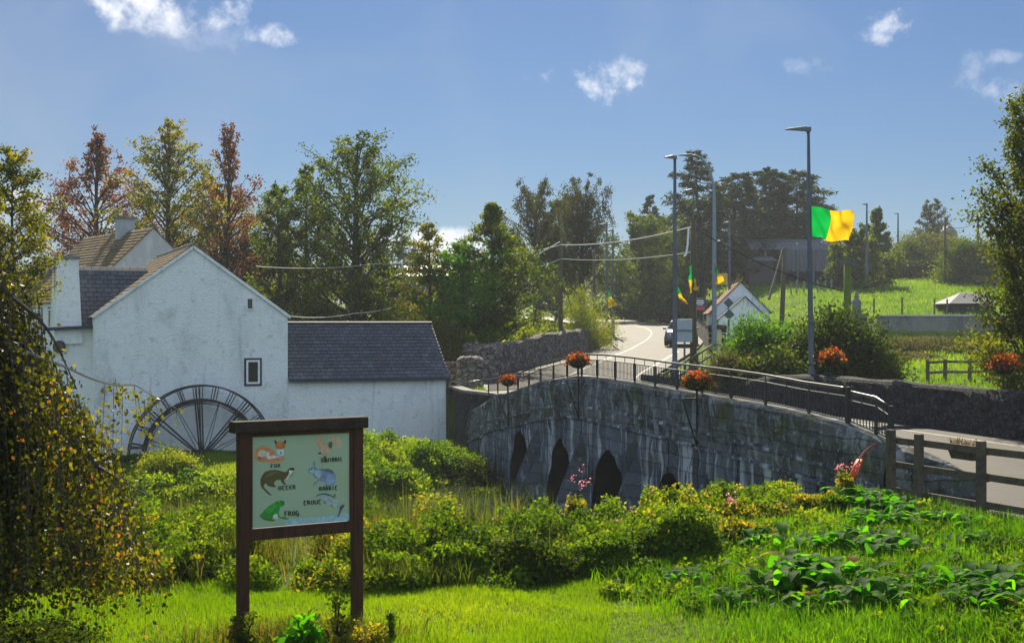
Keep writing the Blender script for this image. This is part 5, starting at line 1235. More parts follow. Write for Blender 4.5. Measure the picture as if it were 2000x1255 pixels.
# left to right behind the mill
T('golden_tree','thin golden leaved tree at the far left edge behind the hanging birch',28,40,292,[(292,8),(330,32),(380,50),(430,60),(500,62),(580,60)],'gold',7500,.11,101,n_limb=34,trunk_r=.13,style='spire')
T('copper_beech','reddish copper beech rising behind the two chimneys',190,84,248,[(248,4),(290,18),(330,42),(370,58),(410,85),(450,95),(500,90),(560,70)],'copper',13000,.18,102,n_limb=60,style='broad',trunk_r=.25)
T('golden_beech','yellow green beech directly above the mill gable',330,80,226,[(226,5),(260,22),(300,45),(340,55),(380,75),(420,85),(470,85),(540,70)],'gold',13000,.18,103,n_limb=60,style='broad',trunk_r=.24)
T('copper_beech','slender bronze beech with a bare pointed top right of the mill gable',446,86,232,[(232,5),(270,14),(310,22),(350,38),(380,45),(410,58),(450,62),(500,70),(560,60)],'copper',8000,.18,104,n_limb=56,style='broad',trunk_r=.22)
T('beech','green and bronze beech behind the right slope of the mill roof',420,92,330,[(350,10),(390,50),(430,80),(500,95),(580,90)],'gold',10000,.2,105,n_limb=34,trunk_r=.24)
T('ash_tree','dark green tree low behind the right slope of the mill roof',482,88,452,[(.1,2.6),(.4,3.2),(.75,2.2),(1,.4)],'darkgreen',10000,.2,106,n_limb=30,trunk_r=.2)
T('twin_ash','pale green thin crowned tree left of the tall broad tree',545,78,362,[(362,5),(390,22),(430,38),(480,42),(540,48),(600,50)],'green',8500,.17,107,n_limb=44,style='spire',trunk_r=.18)
T('twin_ash','green thin crowned tree touching the tall broad tree',600,79,322,[(322,4),(360,20),(400,30),(450,40),(520,50),(600,50)],'green',8500,.17,108,n_limb=44,style='spire',trunk_r=.18)
T('lime_tree','tallest broad dark crowned tree behind the outbuilding roof',697,76,256,[(256,10),(280,38),(320,66),(360,78),(410,88),(440,78),(470,62),(500,74),(560,88),(620,80)],'green',22000,.17,109,n_limb=80,trunk_r=.3)
T('dark_tree','dense dark tree low between the tall broad tree and the yellow birch',740,80,486,[(.06,1.6),(.4,2.2),(.75,1.6),(1,.4)],'darkgreen',8000,.18,110,n_limb=30,trunk_r=.2)
T('pine_tree','small hazy pine on the skyline left of the yellow birch',788,170,458,[(.2,2.6),(.5,2.2),(.8,1.4),(1,.3)],'conifer',5000,.42,111,style='conifer',n_limb=34,trunk_r=.2)
T('yellow_birch','yellow orange birch in the gap before the farm sheds',838,70,437,[(437,4),(470,22),(510,35),(560,45),(620,50),(680,50)],'gold',8500,.14,112,n_limb=40,style='spire',trunk_r=.14)
T('alder_tree','green alder with an open pointed top behind the gate piers',962,71,398,[(398,4),(420,12),(450,30),(490,65),(530,85),(560,95),(600,90),(640,60)],'green',17000,.16,113,n_limb=70,style='spire',trunk_r=.17)
T('alder_tree','round green alder standing left of the pointed alder',905,70,470,[(470,8),(500,40),(550,60),(620,65),(680,55)],'willow',13000,.16,114,n_limb=34,trunk_r=.14)
T('birch_tree','left grey green weeping birch on the skyline',1048,112,336,[(336,20),(370,58),(420,70),(470,66),(520,50)],'greybirch',19000,.17,115,n_limb=40,style='weep',trunk_r=.3,h0=.3)
T('birch_tree','right grey green weeping birch beside the road bend',1138,112,333,[(333,15),(360,45),(400,60),(450,58),(510,45)],'greybirch',17000,.17,116,n_limb=40,style='weep',trunk_r=.3)
T('dark_tree','tall dark hazy tree between the two birches',1090,130,380,[(.15,2.6),(.4,3.2),(.7,2.4),(1,.5)],'green',14000,.27,117,n_limb=30,trunk_r=.3)
T('beech_tree','large rounded dark green tree shading the road bend',1252,142,413,[(413,12),(440,40),(480,55),(530,62),(590,60)],'green',18000,.27,118,n_limb=44,trunk_r=.3)
T('dark_tree','broad dark tree right of the road bend behind the thick lamp pole',1305,150,440,[(.06,2.8),(.35,3.4),(.7,2.6),(1,.7)],'green',18000,.28,119,n_limb=36,trunk_r=.3)
T('spruce','small spruce tip above the trees at the road bend',1271,165,382,[(.2,2.6),(.5,2.0),(.8,1.1),(1,.1)],'conifer',5000,.45,120,style='conifer',n_limb=40,trunk_r=.2)
T('larch','leaning conifer with sparse drooping top behind the swan neck lamp',1372,150,293,[(.2,4.6),(.45,3.8),(.68,2.6),(.78,2.7),(.9,1.6),(1,.35)],'conifer',13260,.45,121,style='conifer',n_limb=64,trunk_r=.32,lean=-.9)
T('larch','dark wide conifer in the middle of the conifer group',1432,154,338,[(.15,4.6),(.5,4.2),(.8,3.3),(.92,2.4),(1,.7)],'conifer',15600,.45,122,style='conifer',n_limb=64,trunk_r=.32,lean=.5)
T('pine_tree','dark conifer above the left half of the hay barn',1502,158,328,[(.15,3.6),(.5,3.6),(.8,2.4),(.95,1.2),(1,.4)],'conifer',14040,.45,123,style='conifer',n_limb=60,trunk_r=.3)
T('pine_tree','dark conifer above the right half of the hay barn',1556,158,332,[(.15,3.6),(.5,3.7),(.8,2.9),(.95,1.6),(1,.5)],'conifer',14040,.45,124,style='conifer',n_limb=60,trunk_r=.3)
T('pine_tree','lower conifer behind the lamp post with the big flag',1602,160,398,[(.15,2.8),(.5,2.8),(.8,1.8),(1,.4)],'conifer',8000,.42,125,style='conifer',n_limb=50,trunk_r=.25)
T('pine_tree','dark conifer filling the gap left of the larch group',1340,158,390,[(.1,3.4),(.5,3.2),(.8,2.2),(1,.5)],'conifer',11700,.45,126,style='conifer',n_limb=50,trunk_r=.25)
T('poplar','upright green tree under the distant street lamp',1712,146,408,[(.05,2.0),(.4,2.1),(.75,1.2),(1,.3)],'green',15000,.26,127,n_limb=40,style='spire',trunk_r=.22)
T('field_tree','bushy dark tree at the left corner of the sloping field',1672,140,445,[(.04,2.4),(.4,2.8),(.75,1.9),(1,.5)],'green',18000,.26,128,n_limb=36,trunk_r=.22)
T('hill_birch','left of two feathery birches on top of the hill',1811,185,394,[(.3,1.6),(.6,1.5),(.85,.9),(1,.2)],'greybirch',2600,.28,129,n_limb=34,style='spire',trunk_r=.16)
T('hill_birch','right of two feathery birches on top of the hill',1831,185,388,[(.3,1.6),(.6,1.5),(.85,.9),(1,.2)],'greybirch',2600,.28,130,n_limb=34,style='spire',trunk_r=.16)
T('edge_tree','tall leafy tree cropped by the right edge of the picture',2010,36,150,[(.02,1.15),(.22,1.2),(.38,1.45),(.55,1.2),(.62,.8),(.72,1.05),(.88,.75),(1,.3)],'goldgreen',44000,.105,131,n_limb=80,trunk_r=.14,spread=.26)
# bushes
def gx_(px, D): return (px-1000)/F*D
def bush_at(name, label, px, D, half, pytop, leafm, n, leaf, seed, ry=None, **kw):
    x = gx_(px,D); zb = gz(x,D); h = max(.32, (CZ-(pytop-HY)/F*D)-zb); rx = half/F*D*(1.06 if D < 30 else 1.38)
    return make_bush(name, label, (x,D,zb), (rx, ry or rx, h*.80), leafm, int(n*1.35), leaf, seed, **kw)
bush_at('willow_bush','bright green willowy bush left of the lamp post with the big flag',1488,52,58,595,'willow',30000,.19,201,K=130,aspect=.28)
bush_at('hawthorn_bush','big dark rounded bush behind the lamp post with the big flag',1632,51,74,572,'dkbush',60000,.15,202,K=220)
bush_at('hawthorn_bush','olive bush at the right flank of the big dark bush',1708,52,36,640,'olive',22000,.14,203,K=90)
bush_at('low_scrub','grey green low shrub between the railings and the willowy bush',1440,50,46,672,'scrub',20000,.15,204,K=80,aspect=.3)
bush_at('low_scrub','dark low shrub under the willowy bush',1515,49,55,660,'dkbush',24000,.15,205,K=90)
bush_at('field_scrub','wide brownish scrub patch below the retaining wall',1800,86,75,652,'scrub',16000,.14,206,K=90,ry=3)
bush_at('field_scrub','lower brown scrub patch beside the big dark bush',1765,76,42,682,'scrub',8000,.13,207,K=50,ry=2)
bush_at('field_scrub','scrub patch under the right hand tree by the meadow',1885,84,50,662,'olive',9000,.13,208,K=50,ry=2)
bush_at('golden_bush','fluffy yellow green bush in front of the brown pole',1142,86,42,540,'ylshrub',11000,.14,209,K=70,aspect=.3)
bush_at('wall_bush','small dark ivy bush on top of the rubble wall',1086,81,18,622,'dkbush',3500,.13,210,K=20)
bush_at('wall_bush','pale green bush behind the middle of the rubble wall',1035,76,38,632,'ylshrub',7000,.13,211,K=40)
bush_at('wall_bush','dark green bush behind the domed gate pier',900,68,40,628,'green',9000,.12,212,K=50)
bush_at('wall_bush','olive bush between the outbuilding roof and the round pier',872,66,30,600,'olive',8000,.12,213,K=50)
bush_at('hedge_bush','left dense shrub on the hill behind the field',1765,170,36,456,'green',16000,.26,214,K=80)
bush_at('hedge_bush','tall sunlit hill bush under the feathery birches',1815,172,56,436,'olive',24000,.27,215,K=70)
bush_at('hedge_bush','right dark hill bush near the far telegraph pole',1880,172,42,448,'green',18000,.27,216,K=60)
bush_at('field_hedge','clipped dark hedge along the top of the field',1815,163,70,500,'darkgreen',24000,.27,217,K=90,ry=1.5,top_bias=0)
bush_at('field_hedge','rounded hedge clump at the right end of the field',1905,150,48,452,'green',20000,.26,218,K=60)
bush_at('roadside_hedge','low dark hedge along the outside of the road bend',1240,152,60,560,'darkgreen',12000,.24,219,K=60,ry=2)
bush_at('roadside_hedge','dark hedge behind the car and the road sign',1330,140,34,566,'darkgreen',8000,.24,220,K=40,ry=2)
bush_at('yard_shrub','yellow weeds growing at the yellow board',1446,122,14,536,'gold',1500,.16,221,K=14)
bush_at('mill_shrub','sunlit yellow green shrub in front of the water wheel',333,41,38,862,'ylshrub',16000,.075,222,K=90,aspect=.4)
bush_at('tree_understorey','dark bushy growth behind the outbuilding ridge',620,72,70,560,'darkgreen',9000,.15,223,K=50)
bush_at('tree_understorey','sunny green growth behind the right end of the ridge',780,70,60,585,'green',10000,.14,224,K=60)
bush_at('tree_understorey','dark shrubs behind the mill roof slope',520,76,45,545,'darkgreen',7000,.16,225,K=40)
# far woods on the skyline: one mass
Pm = []; rg = np.random.default_rng(5)
for k in range(520):
    px = rg.uniform(-350, 2350); D = rg.uniform(270, 420); x = gx_(px,D); z0 = gz(x,D)
    hh = rg.uniform(5,11); m_ = 60; q = unit(rg.normal(size=(m_,3)))*rg.random((m_,1))**.4*np.array([4.5,4.5,hh*.5]); Pm.append(q+np.array([x,D,z0+hh*.5]))
tag(leaves('far_woods', np.concatenate(Pm), 1.2, LM['darkgreen'], None), 'distant dark woodland along the skyline', 'woodland', kind='stuff')

# ------------------------------------------------------------------ near ground cover
def scatter(n, x0, x1, y0, y1, dens=None):
    x = RNG.uniform(x0,x1,n); y = RNG.uniform(y0,y1,n)
    keep = np.abs(x/y) < .42
    if dens is not None: keep &= RNG.random(n) < dens(x,y)
    x, y = x[keep], y[keep]; return x, y, ground(x,y)
def sdf_(x, y): return poly_sdf(np.stack([x,y],1), RIV)
def bank_line(x): return np.interp(x, [-10,-4,0,1.5,2.8,4.3,5.6,6.2], [17.2,17.3,17.4,18.2,19.3,21.2,22.6,23.0])       # back edge of the mown grass
x, y, z = scatter(460000, -6.5, 8.5, 12.4, 23.3, lambda x,y: (y < bank_line(x)+.2)*np.where(x < 1.0+ (y-15)*.1, 1.0, .35)*((y < 22.3-(x-5.6)*1.7)|(x<5.6)))
tuft = .5+.5*wob(x,y,2.2,3)
tag(blades('lawn_grass', np.stack([x,y,z-.005],1), (.055+.03*tuft)*RNG.uniform(.6,1.3,len(x)), .007, LM['lawn'], None, np.clip(.3+.25*wob(x,y,.9)+.45*RNG.random(len(x)),0,1)), 'bright sunlit mown lawn around the notice board', 'grass', kind='stuff')
x, y, z = scatter(110000, .8, 8.5, 12.4, 23.6, lambda x,y: S((x-1.2-(16-y)*.3)/1.5)*(y < bank_line(x)+.4)*(.35+.65*(wob(x,y,1.7,2) > -.2))*((y < 22.4-(x-5.6)*1.75)|(x<5.6)))
tag(blades('bank_grass', np.stack([x,y,z],1), .17*RNG.uniform(.5,1.6,len(x)), .011, LM['bankgrass'], None, np.clip(.15+.25*wob(x,y,1.4)+.55*RNG.random(len(x)),0,1), lean=.6), 'long rough grass on the bank below the timber fence', 'grass', kind='stuff')
# mixed grass, reeds and leafy undergrowth along the near river bank
x, y, z = scatter(85000, -8, .7, 17.1, 25.5, lambda x,y: (y > bank_line(x)-.15)*(sdf_(x,y) > -.5)*(.08+.92*S((wob(x,y,1.1,1)-.05)/.4))*(1-.85*((np.abs(x/y+.150) < .020)&(y>18))))
hh = (.34+.22*S((y-17.2)/2)+.16*S((y-19.5)/2)*(x/y > -.105))*RNG.uniform(.5,1.4,len(x))*(1-.35*S((x+.4)/2))
tag(blades('river_reeds', np.stack([x,y,z],1), hh, .012, LM['reed'], None, np.clip(.15+.3*wob(x,y,.9,5)+.6*RNG.random(len(x)),0,1), lean=.55), 'tall mixed grass and reeds along the near river bank', 'reeds', kind='stuff')
rg = np.random.default_rng(44); Pu, Vu = [], []
for k in range(260):
    cx = rg.uniform(1.2, 7.6); cy = rg.uniform(13.4, 22.5)
    if cy > bank_line(cx)+.3 or cy < 16.2-(cx-1.2)*.9 or (cx > 5.6 and cy > 22-(cx-5.6)*1.75): continue
    r_ = rg.uniform(.08,.30); h_ = rg.uniform(.10,.30); m_ = int(70*r_/.1); q = unit(rg.normal(size=(m_,3)))*rg.random((m_,1))**.5
    q[:,2] = np.abs(q[:,2]); Pu.append(q*np.array([r_,r_,h_])+np.array([cx,cy,gz(cx,cy)])); Vu.append(np.clip(rg.random()*.75+.35*rg.random(m_)-.05,0,1))
tag(leaves('bank_weeds', np.concatenate(Pu), .07, LM['herb'], None, np.concatenate(Vu)), 'patchy small weeds among the long grass of the bank', 'weeds', kind='stuff')
rg = np.random.default_rng(42); Pu, Vu = [], []
for k in range(420):
    cx = rg.uniform(-7.5, 4.6); cy = bank_line(cx)+rg.uniform(-.1, 3.6)**1.0
    if abs(cx/cy+.150) < .022 and cy > 17.9: continue
    if poly_sdf(np.array([[cx,cy]]), RIV)[0] < .3: continue
    r_ = rg.uniform(.12,.40); h_ = rg.uniform(.2,.8)*(1 if cy > bank_line(cx)+.5 else .55)*((.9 if cx < 3.4 else .6) if cx > 1.2 else 1)*(.85 if cx > -.6 else 1); m_ = int(900*r_*h_/.16); q = unit(rg.normal(size=(m_,3)))*rg.random((m_,1))**.45
    q[:,2] = np.abs(q[:,2]); Pu.append(q*np.array([r_,r_,h_])+np.array([cx,cy,gz(cx,cy)])); Vu.append(np.clip(rg.random()**.8*.85+.4*rg.random(m_)-.12,0,1))
tag(leaves('riverside_undergrowth', np.concatenate(Pu), .06, LM['herb'], None, np.concatenate(Vu)), 'tangled leafy undergrowth along the near river bank', 'undergrowth', kind='stuff')
# grass on the far bank below the mill
x, y, z = scatter(150000, -15, -1.0, 37, 55, lambda x,y: (sdf_(x,y) > -.1)*(.4+.6*S((wob(x,y,.9,1)+.5))))
tag(blades('mill_bank_grass', np.stack([x,y,z],1), (.30+.14*wob(x,y,1.3))*RNG.uniform(.5,1.4,len(x))*np.where((x<-6.6)&(y>40),.4,1), .024, LM['tall'], None, np.clip(.25+.3*wob(x,y,.8,4)+.5*RNG.random(len(x)),0,1), lean=.5), 'lush tall grass on the bank below the mill', 'grass', kind='stuff')
x, y, z = scatter(170000, 6, 70, 46, 190, lambda x,y: (road_dist(np.stack([x,y],1))[0] > 5.5)*((y<99)|(y>101))*(sdf_(x,y) > 1))
tag(blades('meadow_grass', np.stack([x,y,z],1), .26*RNG.uniform(.5,1.3,len(x))+.06*(y>100), .045, LM['lawn'], None, np.clip(.1+.3*wob(x,y,.5)+.5*RNG.random(len(x)),0,1), lean=.6), 'sunlit meadow and field grass on the right hillside', 'grass', kind='stuff')
x, y, z = scatter(26000, -40, 14, 58, 140, lambda x,y: (road_dist(np.stack([x,y],1))[0] > 7)*1.0)
tag(blades('verge_grass', np.stack([x,y,z],1), .5*RNG.uniform(.5,1.3,len(x)), .09, LM['tall'], None, lean=.5), 'rough grass under the trees left of the road', 'grass', kind='stuff')

# leafy undergrowth: balsam thicket along the bank to the bridge, herbs in front
def herb(name, label, px, D, half, pytop, leafm, n, leaf, seed, pink=0, **kw):
    o = bush_at(name, label, px, D, half, pytop, leafm, n, leaf, seed, **kw)
    if pink:
        rg = np.random.default_rng(seed+900); x = gx_(px,D); zt = CZ-(pytop-HY)/F*D; rx = half/F*D
        pink = max(4, int(pink*.55)); c = np.stack([x+rg.normal(0,rx*.6,pink), D+rg.normal(0,rx*.5,pink), zt+rg.normal(-.03,.09,pink)],1)
        P = np.repeat(c, 12, 0)+rg.normal(0,.03,(pink*12,3)); leaves('blossoms', P, .028, LM['pink'], o, aspect=.9)
    return o
hb = [('balsam_thicket','pink flowered balsam clump nearest the outbuilding side of the arches',1000,20.6,56,998,'balsam',9000,22),
 ('balsam_thicket','dark balsam clump below the leftmost arch',1050,19.8,60,1012,'herb',10000,14),
 ('balsam_thicket','tall balsam spike reaching up between the arches',1130,20.5,17,928,'balsam',2200,10),
 ('balsam_thicket','balsam clump with pink tops below the second arch',1172,20.2,60,985,'balsam',11000,26),
 ('balsam_thicket','balsam clump with pink tops below the third arch',1255,20,58,985,'balsam',11000,18),
 ('nettle_clump','big rounded dark green nettle clump before the right hand arch',1345,18.7,64,962,'herb',22000,0),
 ('balsam_thicket','yellow leaved balsam beyond the dark nettle clump',1425,20.6,50,958,'balsam',9000,10),
 ('balsam_thicket','yellowing balsam against the middle of the near bridge wall',1505,21,56,980,'balsam',10000,8),
 ('balsam_thicket','reddish balsam below the stepped joint in the bridge wall',1582,21.4,46,985,'balsam',9000,8),
 ('balsam_thicket','tall pink stemmed balsam beside the orange strap',1652,21.8,18,905,'balsam',1700,10),
 ('bramble','low dark bramble in front of the second arch clump',1185,18.4,80,1030,'herb',15000,0),
 ('bramble','low dark bramble in front of the leftmost arch clump',1020,18.0,88,1030,'dkherb',17000,0),
 ('waterside_weed','reedy green clump at the water edge before the dark arches',935,21.2,48,1022,'ylherb',7000,0),
 ('waterside_weed','pale green clump at the water edge right of the notice board',800,20.6,52,1030,'ylherb',7000,0),
 ('bramble','dark green weeds right of the notice board posts',890,17.9,74,1052,'herb',12000,0),
 ('bramble','yellow green weeds beside the right post of the notice board',775,17.8,56,1058,'ylherb',8000,0),
 ('bramble','small bramble at the foot of the rounded bridge end',1625,21.2,44,1000,'herb',6000,0),
 ('bramble','weeds at the foot of the nettle clump on the bank edge',1445,19.3,56,1005,'balsam',9000,0),
 ('bramble','dark hollow of brambles between the nettle clump and the third arch',1275,18.6,50,1020,'dkherb',10000,0),
 ('waterside_weed','dark weeds left of the notice board at the river edge',400,18.2,62,1045,'herb',8000,0),
 ('waterside_weed','weeds between the notice board posts by the glinting water',640,17.7,46,1090,'ylherb',5000,0)]
LM['dkherb'] = leafmat('shady_herb_leaves', [(0,(.012,.03,.005)),(.6,(.045,.08,.008)),(1,(.15,.17,.012))], .45, (1.35,1.3,.3))  # darker copy of the herb colours, shade of the hollows put into the leaves
LM['ylherb'] = leafmat('pale_herb_leaves', [(0,(.025,.06,.006)),(.5,(.09,.17,.010)),(1,(.24,.29,.025))], .5, (1.35,1.3,.35))
for i, (nm, lb, px, D, half, pyt, lm, n, pk) in enumerate(hb):
    herb(nm, lb, px, D, half, pyt+((34 if px < 1340 else 12) if D > 19.4 and 'spike' not in lb and 'stemmed' not in lb else 0), lm, n, .065 if D > 19 else .06, 300+i, pink=pk, K=max(14,int(n/170)), sig=.2, cat='plant', ry=max(.35, half/F*D*.7))
fb_ = [('mill_bank_bush','lush green hummock right of the notice board under the outbuilding',780,47.5,70,868,'herb',9000),('mill_bank_bush','rounded green hummock at the corner of the outbuilding',855,47,46,868,'herb',8000),
 ('mill_bank_bush','green hummock overhanging the river before the first arch',850,42,62,955,'tallherb',8000),('mill_bank_bush','dark shaded ivy growth at the foot of the quay wall',925,46,38,880,'dkbush',8000),
 ('mill_bank_bush','green hummock behind the right edge of the notice board',745,43.5,46,905,'herb',6000),('mill_bank_bush','shadowed ivy below the left end of the bridge',950,43,36,930,'dkbush',6000),
 ('mill_bank_bush','grassy hummock left of the notice board',425,39,62,975,'tallherb',6000),('mill_bank_bush','grassy hummock below the sunlit shrub',300,40,60,985,'tallherb',6000),('mill_bank_bush','dark weeds at the foot of the mill wall',230,48,40,890,'dkbush',4000)]
LM['tallherb'] = LM['ylshrub']
for i, (nm, lb, px, D, half, pyt, lm, n) in enumerate(fb_):
    bush_at(nm, lb, px, D, half, pyt, lm, n, .10, 400+i, K=max(20,n//150), cat='bush', group='leafy hummocks on the mill bank')
rg = np.random.default_rng(43); Pu, Vu = [], []
for k in range(420):
    cx = rg.uniform(-15, -1.6); cy = rg.uniform(37.5, 51)
    if poly_sdf(np.array([[cx,cy]]), RIV)[0] < .5 or (cx < -6.6 and cy > 39.6): continue
    r_ = rg.uniform(.25,.7); h_ = rg.uniform(.3,.8); m_ = int(260*r_*h_/.16); q = unit(rg.normal(size=(m_,3)))*rg.random((m_,1))**.45
    q[:,2] = np.abs(q[:,2]); Pu.append(q*np.array([r_,r_,h_])+np.array([cx,cy,gz(cx,cy)])); Vu.append(np.clip(rg.random()*.75+.35*rg.random(m_)-.05,0,1))
tag(leaves('mill_bank_undergrowth', np.concatenate(Pu), .11, LM['ylherb'], None, np.concatenate(Vu)), 'bright leafy growth covering the bank below the mill', 'undergrowth', kind='stuff')
# dock clumps on the bank
def dock(px, D, label, seed, s=1.0, n=26):
    x = gx_(px,D); zb = gz(x,D); rg = random.Random(seed); o = thing('dock_plant', label, 'plant', (x,D,zb), 'broad leaved docks on the bank'); mb = MB(); vals = []
    for i in range(n):
        az = rg.uniform(0,2*math.pi); L = s*rg.uniform(.20,.40); w = L*rg.uniform(.26,.36); el = rg.uniform(.25,1.2); b0 = Vector((x+rg.gauss(0,.16*s), D+rg.gauss(0,.16*s), zb))
        d = Vector((math.cos(az),math.sin(az),0)); sd = Vector((-d.y,d.x,0)); rows = []
        for k in range(7):
            t = k/6; c = b0+d*L*t*math.cos(el*(1-t*.5))+Vector((0,0,L*(math.sin(el)*t-.55*t*t*t)+.06*s)); ww = w*.5*math.sin(math.pi*min(1,t*.93+.05))**.7*(1 if k < 6 else .1)
            rows.append([c-sd*ww+Vector((0,0,.25*ww+.008*math.sin(k*2.2+i))), c, c+sd*ww+Vector((0,0,.25*ww+.008*math.cos(k*2.5+i)))])
        mb.grid(rows); vals += [min(1, rg.random()**1.3)]*12
    me = mb.build('leaf_rosette', LM['dock'], o, smooth=True); a = me.data.attributes.new('v','FLOAT','FACE'); a.data.foreach_set('value', vals)
    return o
for i, (px, D, s, lb) in enumerate(((1706,21.2,1.25,'dock clump just below the corner of the bridge and fence'),(1760,20.4,1.15,'dock clump below the second fence post'),(1740,19.6,1.0,'dock clump left of the third fence post'),(1850,19.4,.9,'small dock clump in the grass under the fence rail'),
     (1448,19.2,1.0,'dock clump at the right foot of the dark nettle clump'),(1490,19.0,.9,'small dock clump right of the nettle clump on the bank crest'),(1640,18.2,1.15,'dock clump in the middle of the bank'),(1690,17.9,1.2,'broad dock clump in the middle of the bank slope'),(1740,17.8,1.0,'dock clump on the upper right of the bank slope'),
     (1570,16.6,1.25,'largest dock clump on the lower bank'),(1620,16.3,1.2,'dark dock clump on the lower bank'),(1525,16.2,.9,'dock clump at the lower left of the bank'),(1440,16.0,.85,'dock clump with a reddish leaf at the lawn edge'),(1700,15.5,1.0,'dock clump low on the bank near the lawn'),(1620,15.2,.9,'dock clump where the bank meets the lawn'),
     (1925,15.6,1.25,'large dark dock clump near the right edge of the picture'),(1975,15.2,1.25,'dock clump cut by the right edge of the picture'),(1945,14.8,1.0,'lowest dock clump in the right corner'),(1830,16.0,.75,'small dock between the bank clumps and the right corner'),(1345,17.2,.7,'small dock on the lawn below the nettle clump'),(1830,17.6,.7,'small dock in the long grass of the upper bank'),(1900,18.2,.7,'small dock near the fence at the right'))):
    dock(px, D, lb, 500+i, s*1.15, int(50+18*s))
# plants at the foot of the notice board
bush_at('board_weed','leafy weed between the posts of the notice board',590,14.15,44,1182,'dock',330,.11,601,K=12,stems=10,aspect=.45,cat='plant')
bush_at('board_weed','dry wiry weed at the right post of the notice board',655,14.25,34,1135,'balsam',420,.045,602,K=14,stems=22,cat='plant')
bush_at('board_weed','straggly weeds at the left post of the notice board',478,14.2,24,1165,'reed',500,.05,603,K=12,stems=16,cat='plant')
bush_at('board_weed','low weeds at the foot of the right post of the notice board',720,14.2,36,1205,'balsam',700,.05,604,K=14,stems=10,cat='plant')
bush_at('nettle_stalk','tall thin nettle stalk right of the notice board',765,14.4,7,1165,'herb',170,.05,605,K=12,stems=3,cat='plant')
bush_at('corner_shrub','dark low shrub in the bottom left corner of the lawn',70,14.2,110,1208,'dkbush',6000,.045,606,K=60,cat='bush')
x = RNG.normal(-2.15,.55,2600); y = RNG.normal(14.5,.16,2600)
tag(blades('board_grass', np.stack([x,y,ground(x,y)],1), .16*RNG.uniform(.4,2.0,2600), .008, LM['reed'], None, lean=.5), 'tufts of unmown grass at the foot of the notice board', 'grass', kind='stuff')
# balsam-like flower stems in front of the bridge are part of their thickets

# ------------------------------------------------------------------ weeping birch at the left edge
wb = thing('weeping_birch', 'weeping birch with autumn leaves hanging into the picture at the left', 'tree', (-7.4,12.6,gz(-7.4,12.6)))
rg = np.random.default_rng(77); tb = MB()
tb.tube([(-7.4,12.6,1.5),(-7.3,12.6,4),(-7.2,12.6,6.2),(-7.25,12.6,8.2),(-7.3,12.7,10)], [.24,.2,.16,.1,.04], 10)
HULL_X = [-420,-200,0,60,105,160,200,255,300,325]; HULL_Y = [330,420,555,590,655,735,845,955,1050,1165]
P, Vv = [], []
CLU = [(318-(rg.random()**.62)*690, 12.3+rg.normal(0,.75), rg.uniform(-45,85), rg.normal(0,50), rg.normal(0,.15)) for _ in range(150)]
for i in range(2300):
    ccx, ccd, cty, cby, ccv = CLU[i % 150]; px = ccx+rg.normal(0,15); D = ccd+rg.normal(0,.18); yt = float(np.interp(px, HULL_X, HULL_Y))+max(-25,cty)+rg.exponential(40)
    yb = 1165+min(35,cby)+rg.normal(0,24)-(max(0,px-210)*.3)
    if rg.random() < .42: yb = yt+rg.uniform(.2,.9)*(yb-yt)
    if yb-yt < 40: continue
    a = at(px, yt, D); b = at(px+rg.normal(8,22), yb, D+rg.normal(0,.15)); n = int((a.z-b.z)/.034)
    mid = a.lerp(b,.45)+Vector((rg.normal(.05,.05),rg.normal(0,.05),0)); L = [a*(1-t)**2+mid*2*t*(1-t)+b*t*t for t in np.linspace(0,1,7)]
    tb.tube(L, [.003,.003,.0025,.0025,.002,.002,.001], 3, False)
    t = rg.random(n); La = np.array([list(q) for q in L]); f = t*6; j = np.minimum(f.astype(int),5); Q = La[j]*(1-(f-j))[:,None]+La[j+1]*(f-j)[:,None]
    P.append(Q+rg.normal(0,.05,(n,3))); Vv.append(np.clip(ccv+rg.random()*.5+rg.random(n)*.62+.30*np.clip((px-20)/160,0,1)-.26, 0, 1))  # leaf colour carries inner shade, and sun towards the right edge
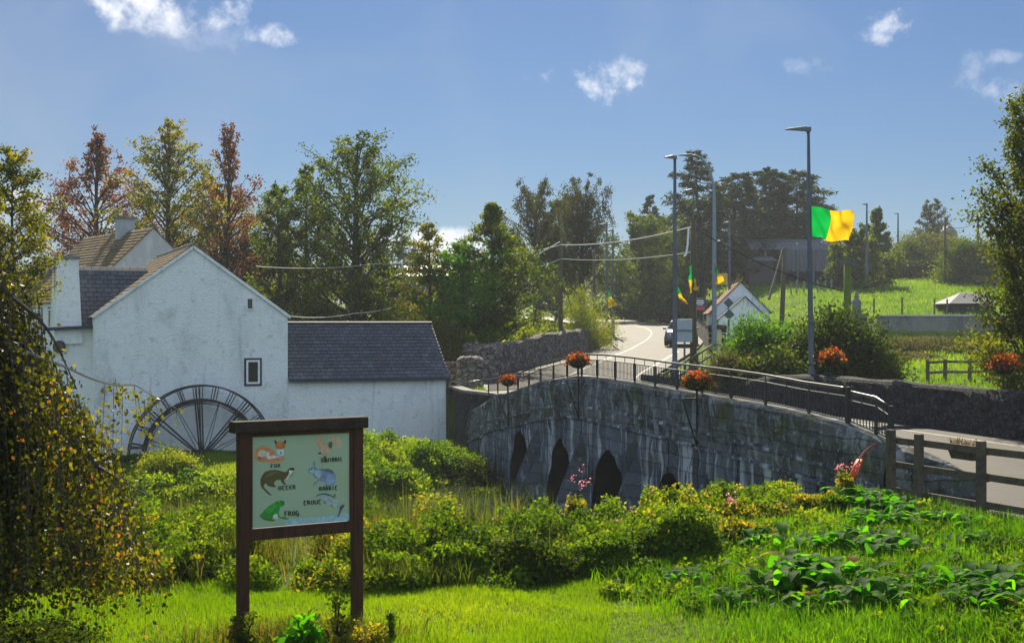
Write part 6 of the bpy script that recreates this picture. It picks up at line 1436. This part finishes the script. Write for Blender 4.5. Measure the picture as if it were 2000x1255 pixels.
for pts in ([(-420,360),(-180,400),(0,560),(90,640),(150,760)],[(-420,420),(-150,520),(20,690),(140,830),(215,960)],[(-420,600),(-150,700),(40,840),(180,905),(225,930),(290,968)],[(-420,760),(-100,860),(80,1020),(170,1090)],[(-400,980),(-100,1080),(60,1150),(100,1150)]):
    q = [at(a,b,12.2-.1*k) for k,(a,b) in enumerate(pts)]; q = [Vector(p) for p in catmull(np.array([list(p) for p in q]), 5)]; tb.tube(q, [max(.006,.045*(1-i/len(q))) for i in range(len(q))], 6, False)
q = [Vector(p) for p in catmull(np.array([list(at(a,b,11.6)) for a,b in ((-60,640),(60,690),(125,715),(175,738),(225,752),(262,752),(290,768),(345,797))]), 5)]
pt_ = MB(); pt_.tube(q, [max(.004,.013*(1-.8*i/len(q))) for i in range(len(q))], 5, False); pt_.build('pale_branch', M['paletwig'], wb)
for px, py, L in ((205,760,130),(222,768,150),(240,765,110),(262,760,60),(268,780,50),(282,790,60),(290,800,70),(300,785,30),(225,750,60),(345,797,22)):
    a, b = at(px,py-10,11.6), at(px+random.uniform(-8,12),py+L,11.6); n = int(L/3.2); t = rg.random(n); P.append(np.outer(1-t,a)+np.outer(t,b)+rg.normal(0,.03,(n,3))); Vv.append(rg.uniform(.55,.85,n)); tb.tube([a,b],[.003,.0015],3,False)
tb.build('branches', M['twig'], wb); 
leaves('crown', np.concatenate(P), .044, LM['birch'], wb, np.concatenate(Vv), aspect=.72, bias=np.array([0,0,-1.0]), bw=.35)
# upper crown of a second birch above it
T('young_birch','yellow leaved birch with bare twigs above the hanging branches at the left edge',-62,22,285,[(.3,.8),(.5,1.0),(.7,1.05),(.85,.8),(1,.3)],'birch',12000,.065,132,n_limb=44,bark='twig',trunk_r=.09,style='weep',spread=.2)

# ------------------------------------------------------------------ the misty air
hz = bpy.data.materials.new('haze_air'); hz.use_nodes = True; nt = hz.node_tree; nt.nodes.clear()
pv = node(nt, 'ShaderNodeVolumePrincipled', {'Color': (.86,.91,1.0,1), 'Density': .00033, 'Anisotropy': .2}); node(nt, 'ShaderNodeOutputMaterial', {'Volume': pv.outputs[0]})
mb = MB(); mb.hexa([(-1700,-400,-2),(1700,-400,-2),(1700,2200,-2),(-1700,2200,-2)], [(-1700,-400,32),(1700,-400,32),(1700,2200,32),(-1700,2200,32)])
tag(mb.build('haze', hz), 'thin blue haze in the backlit air', 'haze', kind='stuff')
